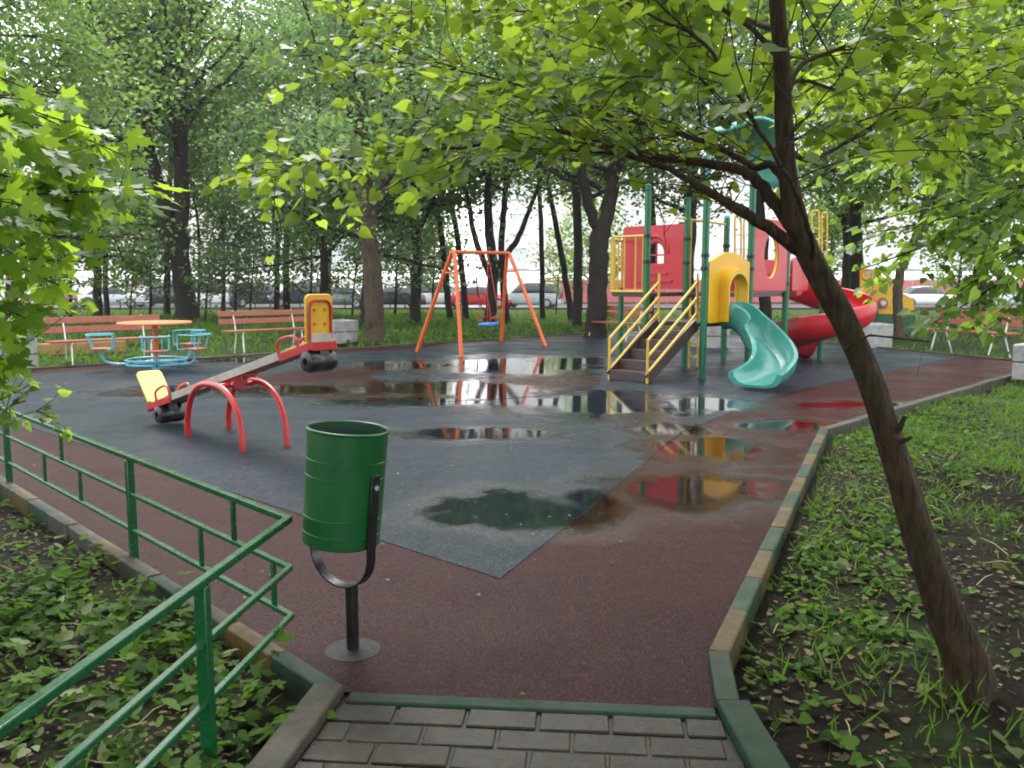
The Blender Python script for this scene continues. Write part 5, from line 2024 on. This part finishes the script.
# shrub sprig low at left, in front of the rubber
LP, LD = [], []
tb = Vector((-3.6, 4.9, gz(-3.6, 4.9)))
t = thing('shrub', 'low leafy shrub at the left edge above the railing', 'shrub', tb)
wood = MB()
for (a, b_, c_) in [(20, 330, 4.6), (8, 350, 4.5), (30, 385, 4.7), (52, 405, 4.8), (20, 402, 4.7), (5, 380, 4.5), (-20, 350, 4.6), (25, 300, 4.8), (50, 305, 4.9), (85, 300, 5.0), (10, 300, 4.5), (70, 275, 5.1), (-10, 280, 4.7)]:
    e = P(a, b_, c_)
    lp = spline([tb + Vector((rg.uniform(-.05, .05), 0, .0)), tb.lerp(e, .5) + Vector((-.05, 0, .25)), e], 6)
    wood.tube(lp, lerp_list([.012, .006, .002], len(lp)), 6)
    for k in range(9):
        i = min(int(len(lp) * rg.uniform(.45, 1.0)), len(lp) - 2)
        d = np.array((lp[i + 1] - lp[i]).normalized()) + rg.normal(size=3) * .7
        leafy_twig(lp[i], d, rg.uniform(.08, .22), wood, rg, .045, -.03)
wood.build('stem', 'twig', t, sharp=60)
LPn, LDn = np.array(LP), np.array(LD)
n = len(LPn)
nm = rg.normal(size=(n, 3)) * .4
nm[:, 2] += .8
V, f_, n_, k_ = leaf_mesh(HEART, HEART_F, LPn, LDn, nm, .06 * rg.uniform(.5, 1.2, n))
build_leaves('foliage', [(V, f_, n_, k_, 0)], ['leaf_c'], t)

# unseen trees added round and behind the camera to shade the near ground
for i, (x, y, lab) in enumerate([(-6.5, 1.8, 'unseen tree added for shade left of the railing beyond the photo edge'), (6.4, 1.2, 'unseen tree added for shade right of the leaning tree beyond the photo edge'), (-3.4, -2.6, 'unseen tree added for shade left of the paved path behind the viewpoint'), (3.6, -2.2, 'unseen tree added for shade right of the paved path behind the viewpoint'), (.3, -7.5, 'unseen tree added for shade at the far end of the paved path')]):
    s1 = [Vector((x, y, gz(x, y))), Vector((x + .1, y, 2.0)), Vector((x - .1, y, 4.2)), Vector((x, y + .2, 6.5)), Vector((x + .3, y, 9))]
    make_tree('added_shade_tree', lab, 'tree', [(s1, [.2, .17, .15, .1, .03])], 'leaf_c', 24000, .18, 4.2, 4.3, 160 + i, nl=26, sigma=.5)

# ------------------------------------------------------------------ ground cover
def in_poly(x, y, poly):
    c = np.zeros(len(x), bool)
    n = len(poly)
    for i in range(n):
        x0, y0 = poly[i][0], poly[i][1]
        x1, y1 = poly[(i + 1) % n][0], poly[(i + 1) % n][1]
        cond = ((y0 > y) != (y1 > y)) & (x < (x1 - x0) * (y - y0) / (y1 - y0 + 1e-12) + x0)
        c ^= cond
    return c


def vnoise(x, y, s, seed):
    rg_ = np.random.default_rng(seed)
    gsz = 64
    tab = rg_.random((gsz, gsz))
    u, v = x * s, y * s
    iu, iv = np.floor(u).astype(int), np.floor(v).astype(int)
    fu, fv = u - iu, v - iv
    fu, fv = fu * fu * (3 - 2 * fu), fv * fv * (3 - 2 * fv)
    g_ = lambda a, b_: tab[a % gsz, b_ % gsz]
    return (g_(iu, iv) * (1 - fu) + g_(iu + 1, iv) * fu) * (1 - fv) + (g_(iu, iv + 1) * (1 - fu) + g_(iu + 1, iv + 1) * fu) * fv


gzv = np.vectorize(gz)
rg = np.random.default_rng(77)
nrm_l = Vector((-ldir.y, ldir.x, 0)) * .12
kerb_pad = .13
# beds
bedL = [KL + nrm_l, KL + nrm_l + ldir * 14, (-16, 9), (-6, -1), KL + pdl * 4 + Vector((-.15, 0, 0))]
rn = Vector((rdir.y, -rdir.x, 0)) * .12
bedR = [KR + Vector((.14, 0, 0)), RC + Vector((.14, -.06, 0)), BC + rn, BC + frdir * 6, Vector((16, 3, 0)), Vector((4, -1, 0)), KR0 + pdr * 3.5 + Vector((.16, 0, 0)), KR0 + Vector((.15, 0, 0))]


def scatter(n, x0, x1, y0, y1, poly=None, notpoly=None, dens=None):
    x, y = rg.uniform(x0, x1, n), rg.uniform(y0, y1, n)
    m = np.ones(n, bool)
    if poly is not None:
        m &= in_poly(x, y, poly)
    if notpoly is not None:
        m &= ~in_poly(x, y, notpoly)
    # inside the view cone (with a margin) only
    m &= (np.abs(x) < y * .72 + 1.6)
    if dens is not None:
        m &= rg.random(n) < dens(x, y)
    return x[m], y[m]


def place_blades(x, y, h0, h1, lean=.5):
    n = len(x)
    z = gzv(x, y) - .005 if n else x
    pos = np.stack([x, y, z], 1)
    d = np.stack([rg.normal(size=n) * lean, rg.normal(size=n) * lean, np.ones(n)], 1)
    nm = rg.normal(size=(n, 3))
    nm[:, 2] *= .2
    return pos, d, nm, rg.uniform(h0, h1, n)


# grass on the right bed
dG = lambda x, y: np.clip((vnoise(x, y, 1.3, 1) * .6 + vnoise(x, y, 4, 2) * .5 + np.clip((y - 5) * .06, -.1, .3) - .42) * 3.2, .015, 1)
x, y = scatter(150000, .6, 14, 1.5, 20, bedR, None, dG)
keepn = rg.random(len(x)) < np.clip(9.0 / y, .3, 1) * np.clip((y - 1.5) * .22, .25, 1)
x, y = x[keepn], y[keepn]
pos, d, nm, sz = place_blades(x, y, .03, .11, .7)
sz = sz * (.7 + .9 * vnoise(x, y, 2.3, 55))
S = leaf_mesh(BLADE, BLADE_F, pos, d, nm, sz)
sets = [(*S, 0)]
print('grass R', len(x))
# grass left bed, sparser
x, y = scatter(26000, -12, 0, 1, 13, bedL, None, lambda x, y: np.clip((vnoise(x, y, 1.5, 4) - .5) * 2, .02, 1))
pos, d, nm, sz = place_blades(x, y, .04, .12, .6)
sets.append((*leaf_mesh(BLADE, BLADE_F, pos, d, nm, sz), 0))
# far lawn
outer = [LC + Vector((-.3, .0, 0)), TC + Vector((0, .3, 0)), BC + Vector((.3, 0, 0)), RC, KR, KL]
x, y = scatter(130000, -32, 32, 12, 52, None, outline, lambda x, y: np.clip((vnoise(x, y, .5, 8) - .12) * 2.0 * (1 - .75 * (x > 4)), .03, 1))
keepn = rg.random(len(x)) < .75
x, y = x[keepn], y[keepn]
m = ~in_poly(x, y, bedL) & ~in_poly(x, y, bedR)
x, y = x[m], y[m]
pos, d, nm, sz = place_blades(x, y, .10, .24, .6)
sh = BLADE.copy()
sh[:, 0] *= 2.6
sets.append((*leaf_mesh(sh, BLADE_F, pos, d, nm, sz), 0))
print('lawn', len(x))
tag(build_leaves('grass', sets, ['grass']), 'green grass blades on the beds and lawn', 'grass', kind='stuff')

# weeds: rosettes of broad leaves
def weeds(cx_, cy_, count, r, s0, s1, zl=.1):
    pos, dd, nn3, ss = [], [], [], []
    for (a, b_) in zip(cx_, cy_):
        k = rg.integers(count[0], count[1])
        h = rg.uniform(.3, 1) * zl
        rr3 = r * rg.uniform(.5, 1.2)
        sc3 = rg.uniform(.7, 1.3)
        az = rg.uniform(0, 6.28, k)
        q = rg.random(k) ** .6
        px_, py_ = a + np.cos(az) * rr3 * q, b_ + np.sin(az) * rr3 * q
        z = gz(a, b_) + .01 + h * (1.1 - q * .8) * rg.uniform(.3, 1, k)
        pos.append(np.stack([px_, py_, z], 1))
        dd.append(np.stack([np.cos(az), np.sin(az), rg.normal(size=k) * .3 - .1], 1))
        nv_ = rg.normal(size=(k, 3)) * .35
        nv_[:, 2] += .9
        nn3.append(nv_)
        ss.append(rg.uniform(s0, s1, k) * sc3)
    return np.concatenate(pos), np.concatenate(dd), np.concatenate(nn3), np.concatenate(ss)


LEAFLET = np.array([(0, 0, 0), (.20, .15, .03), (.30, .40, .04), (.17, .62, .02), (.22, .75, .02), (0, 1.1, -.05), (-.22, .75, .02), (-.17, .62, .02), (-.30, .40, .04), (-.20, .15, .03), (0, .5, -.04)], float)
LEAFLET_F = [(10, 0, 1, 2), (10, 2, 3, 4), (10, 4, 5), (10, 5, 6), (10, 6, 7, 8), (10, 8, 9, 0)]
dW = lambda x, y: np.clip((vnoise(x, y, 1.1, 31) * .65 + vnoise(x, y, 3.1, 32) * .45 + np.clip((y - 3.5) * .09, -.15, .3) - .42) * 3.0, .05, 1)
x, y = scatter(9500, -11, 0, 1.2, 13, bedL, None, dW)
w1 = weeds(x, y, (5, 18), .11, .025, .08, .15)
xt, yt = scatter(1500, -9, -.8, 1.8, 12, bedL, None, lambda x, y: np.clip((vnoise(x, y, .8, 37) - .5) * 3 + .15 * (y > 5), .0, 1))
wt = weeds(xt, yt, (10, 22), .15, .04, .10, .34)
x2, y2 = scatter(15000, .6, 13, 1.5, 17, bedR, None, lambda x, y: np.clip((vnoise(x, y, 1.2, 41) - .40) * 2.4, .06, 1))
w2 = weeds(x2, y2, (4, 12), .08, .02, .058, .08)
x3, y3 = scatter(5000, -26, 26, 13, 44, None, outline, lambda x, y: np.clip((vnoise(x, y, .45, 43) - .45) * 3, .0, 1) * (1 - .7 * (x > 3)))
m = ~in_poly(x3, y3, bedL) & ~in_poly(x3, y3, bedR)
w3 = weeds(x3[m], y3[m], (6, 12), .25, .10, .2, .35)
sets = [(*leaf_mesh(LEAFLET, LEAFLET_F, *w1), 0), (*leaf_mesh(MAPLE, MAPLE_F, *wt[:3], wt[3] * .8), 0), (*leaf_mesh(HEART, HEART_F, *w2), 0), (*leaf_mesh(QUAD, QUAD_F, *w3), 0)]
# wilted pale leaves
x, y = scatter(750, -9, 0, 1.2, 10, bedL)
w4 = weeds(x, y, (2, 5), .10, .05, .10, .08)
x, y = scatter(160, .6, 6, 1.6, 9, bedR)
w5 = weeds(x, y, (1, 3), .06, .04, .08, .04)
sets += [(*leaf_mesh(LEAFLET, LEAFLET_F, *w4), 1), (*leaf_mesh(HEART, HEART_F, *w5), 1)]
tag(build_leaves('weeds', sets, ['weed', 'weed_pale']), 'broad leaved weeds covering the beds', 'weeds', kind='stuff')

# litter: dead leaves, bits
def litter(x, y, zf, s0, s1):
    n = len(x)
    z = np.array([zf(a, b_) for a, b_ in zip(x, y)])
    pos = np.stack([x, y, z + .012], 1)
    az = rg.uniform(0, 6.28, n)
    d = np.stack([np.cos(az), np.sin(az), rg.normal(size=n) * .12], 1)
    nm = rg.normal(size=(n, 3)) * .22
    nm[:, 2] += 1
    return pos, d, nm, rg.uniform(s0, s1, n)


x, y = scatter(42000, .6, 11, 1.4, 12, bedR, None, lambda x, y: np.clip(.7 - (x - y * .3) * .1, .15, 1))
l1 = litter(x, y, gz, .008, .036)
x, y = scatter(34000, -9, 0, 1.2, 10, bedL)
l2 = litter(x, y, gz, .007, .034)
# catkins and petals on the rubber
x, y = scatter(1500, -9, 12, 2, 20, outline)
l3 = litter(x, y, lambda a, b_: 0.004, .014, .030)
sets = [(*leaf_mesh(HEART, HEART_F, *l1), 0), (*leaf_mesh(LEAFLET, LEAFLET_F, *l2), 0), (*leaf_mesh(QUAD, QUAD_F, *l3), 1)]
tag(build_leaves('fallen_leaves', sets, ['litter', 'weed_pale']), 'small fallen leaves and petals on soil and rubber', 'fallen leaves', kind='stuff')
# dry stalks
mb = MB()
for (x0, x1, y0, y1, n, poly) in ((-6, -.6, 1.4, 7, 70, bedL), (.8, 5, 1.6, 7, 45, bedR)):
    x, y = scatter(n * 3, x0, x1, y0, y1, poly)
    for a, b_ in list(zip(x, y))[:n]:
        az = rg.uniform(0, 6.28)
        ln = rg.uniform(.1, .32)
        p0 = Vector((a, b_, gz(a, b_) + .02))
        p1 = p0 + Vector((math.cos(az) * ln, math.sin(az) * ln, rg.uniform(-.01, .05)))
        mb.tube([p0, (p0 + p1) / 2 + Vector((0, 0, .015)), p1], [.0028, .0025, .0014], 4)
tag(mb.build('dry_stalks', 'straw'), 'pale dry stalks lying on the soil of the beds', 'dry stalks', kind='stuff')

# ------------------------------------------------------------------ light
w = bpy.data.worlds.new('World')
scene.world = w
w.use_nodes = True
nt = w.node_tree
nt.nodes.clear()
sky = N(nt, 'ShaderNodeTexSky')
sky.sky_type = 'NISHITA'
sky.sun_disc = False
SE, SR = R(52), R(-15)
sky.sun_elevation = SE
sky.sun_rotation = SR
sky.air_density = 1.0
sky.dust_density = 3
mx = mixc(nt, .8, sky.outputs[0], (9.3, 9.6, 9.8))
bg = N(nt, 'ShaderNodeBackground')
L(nt, mx, bg.inputs['Color'])
bg.inputs['Strength'].default_value = .15
ow = N(nt, 'ShaderNodeOutputWorld')
L(nt, bg.outputs[0], ow.inputs['Surface'])
sd = bpy.data.lights.new('sun', 'SUN')
sd.energy = 1.4
sd.angle = R(25)
sd.color = (1, .97, .92)
so = bpy.data.objects.new('sun', sd)
COL.objects.link(so)
sun_dir = Vector((math.sin(SR) * math.cos(SE), math.cos(SR) * math.cos(SE), math.sin(SE)))
so.rotation_euler = (-sun_dir).to_track_quat('-Z', 'Y').to_euler()

scene.view_settings.view_transform = 'Standard'
scene.view_settings.look = 'None'
scene.view_settings.exposure = 1.38
scene.view_settings.gamma = 1
scene.cycles.filter_width = 1.9
hz = MB().box((0, 80, 14), (399, 279, 33))  # thin haze volume added to soften the far background
hm, nt2, out2 = new_mat('added_haze')
pvv = N(nt2, 'ShaderNodeVolumePrincipled')
pvv.inputs['Density'].default_value = .0005
pvv.inputs['Color'].default_value = (.93, .96, 1, 1)
L(nt2, pvv.outputs[0], out2.inputs['Volume'])
M['haze'] = hm
ho = tag(hz.build('haze', 'haze'), 'faint added haze that veils the far trees', 'haze', kind='stuff')
scene.cycles.use_denoising = True
scene.cycles.max_bounces = 6
scene.cycles.diffuse_bounces = 3
scene.cycles.glossy_bounces = 3
scene.cycles.transmission_bounces = 3
scene.cycles.caustics_reflective = False
scene.cycles.caustics_refractive = False
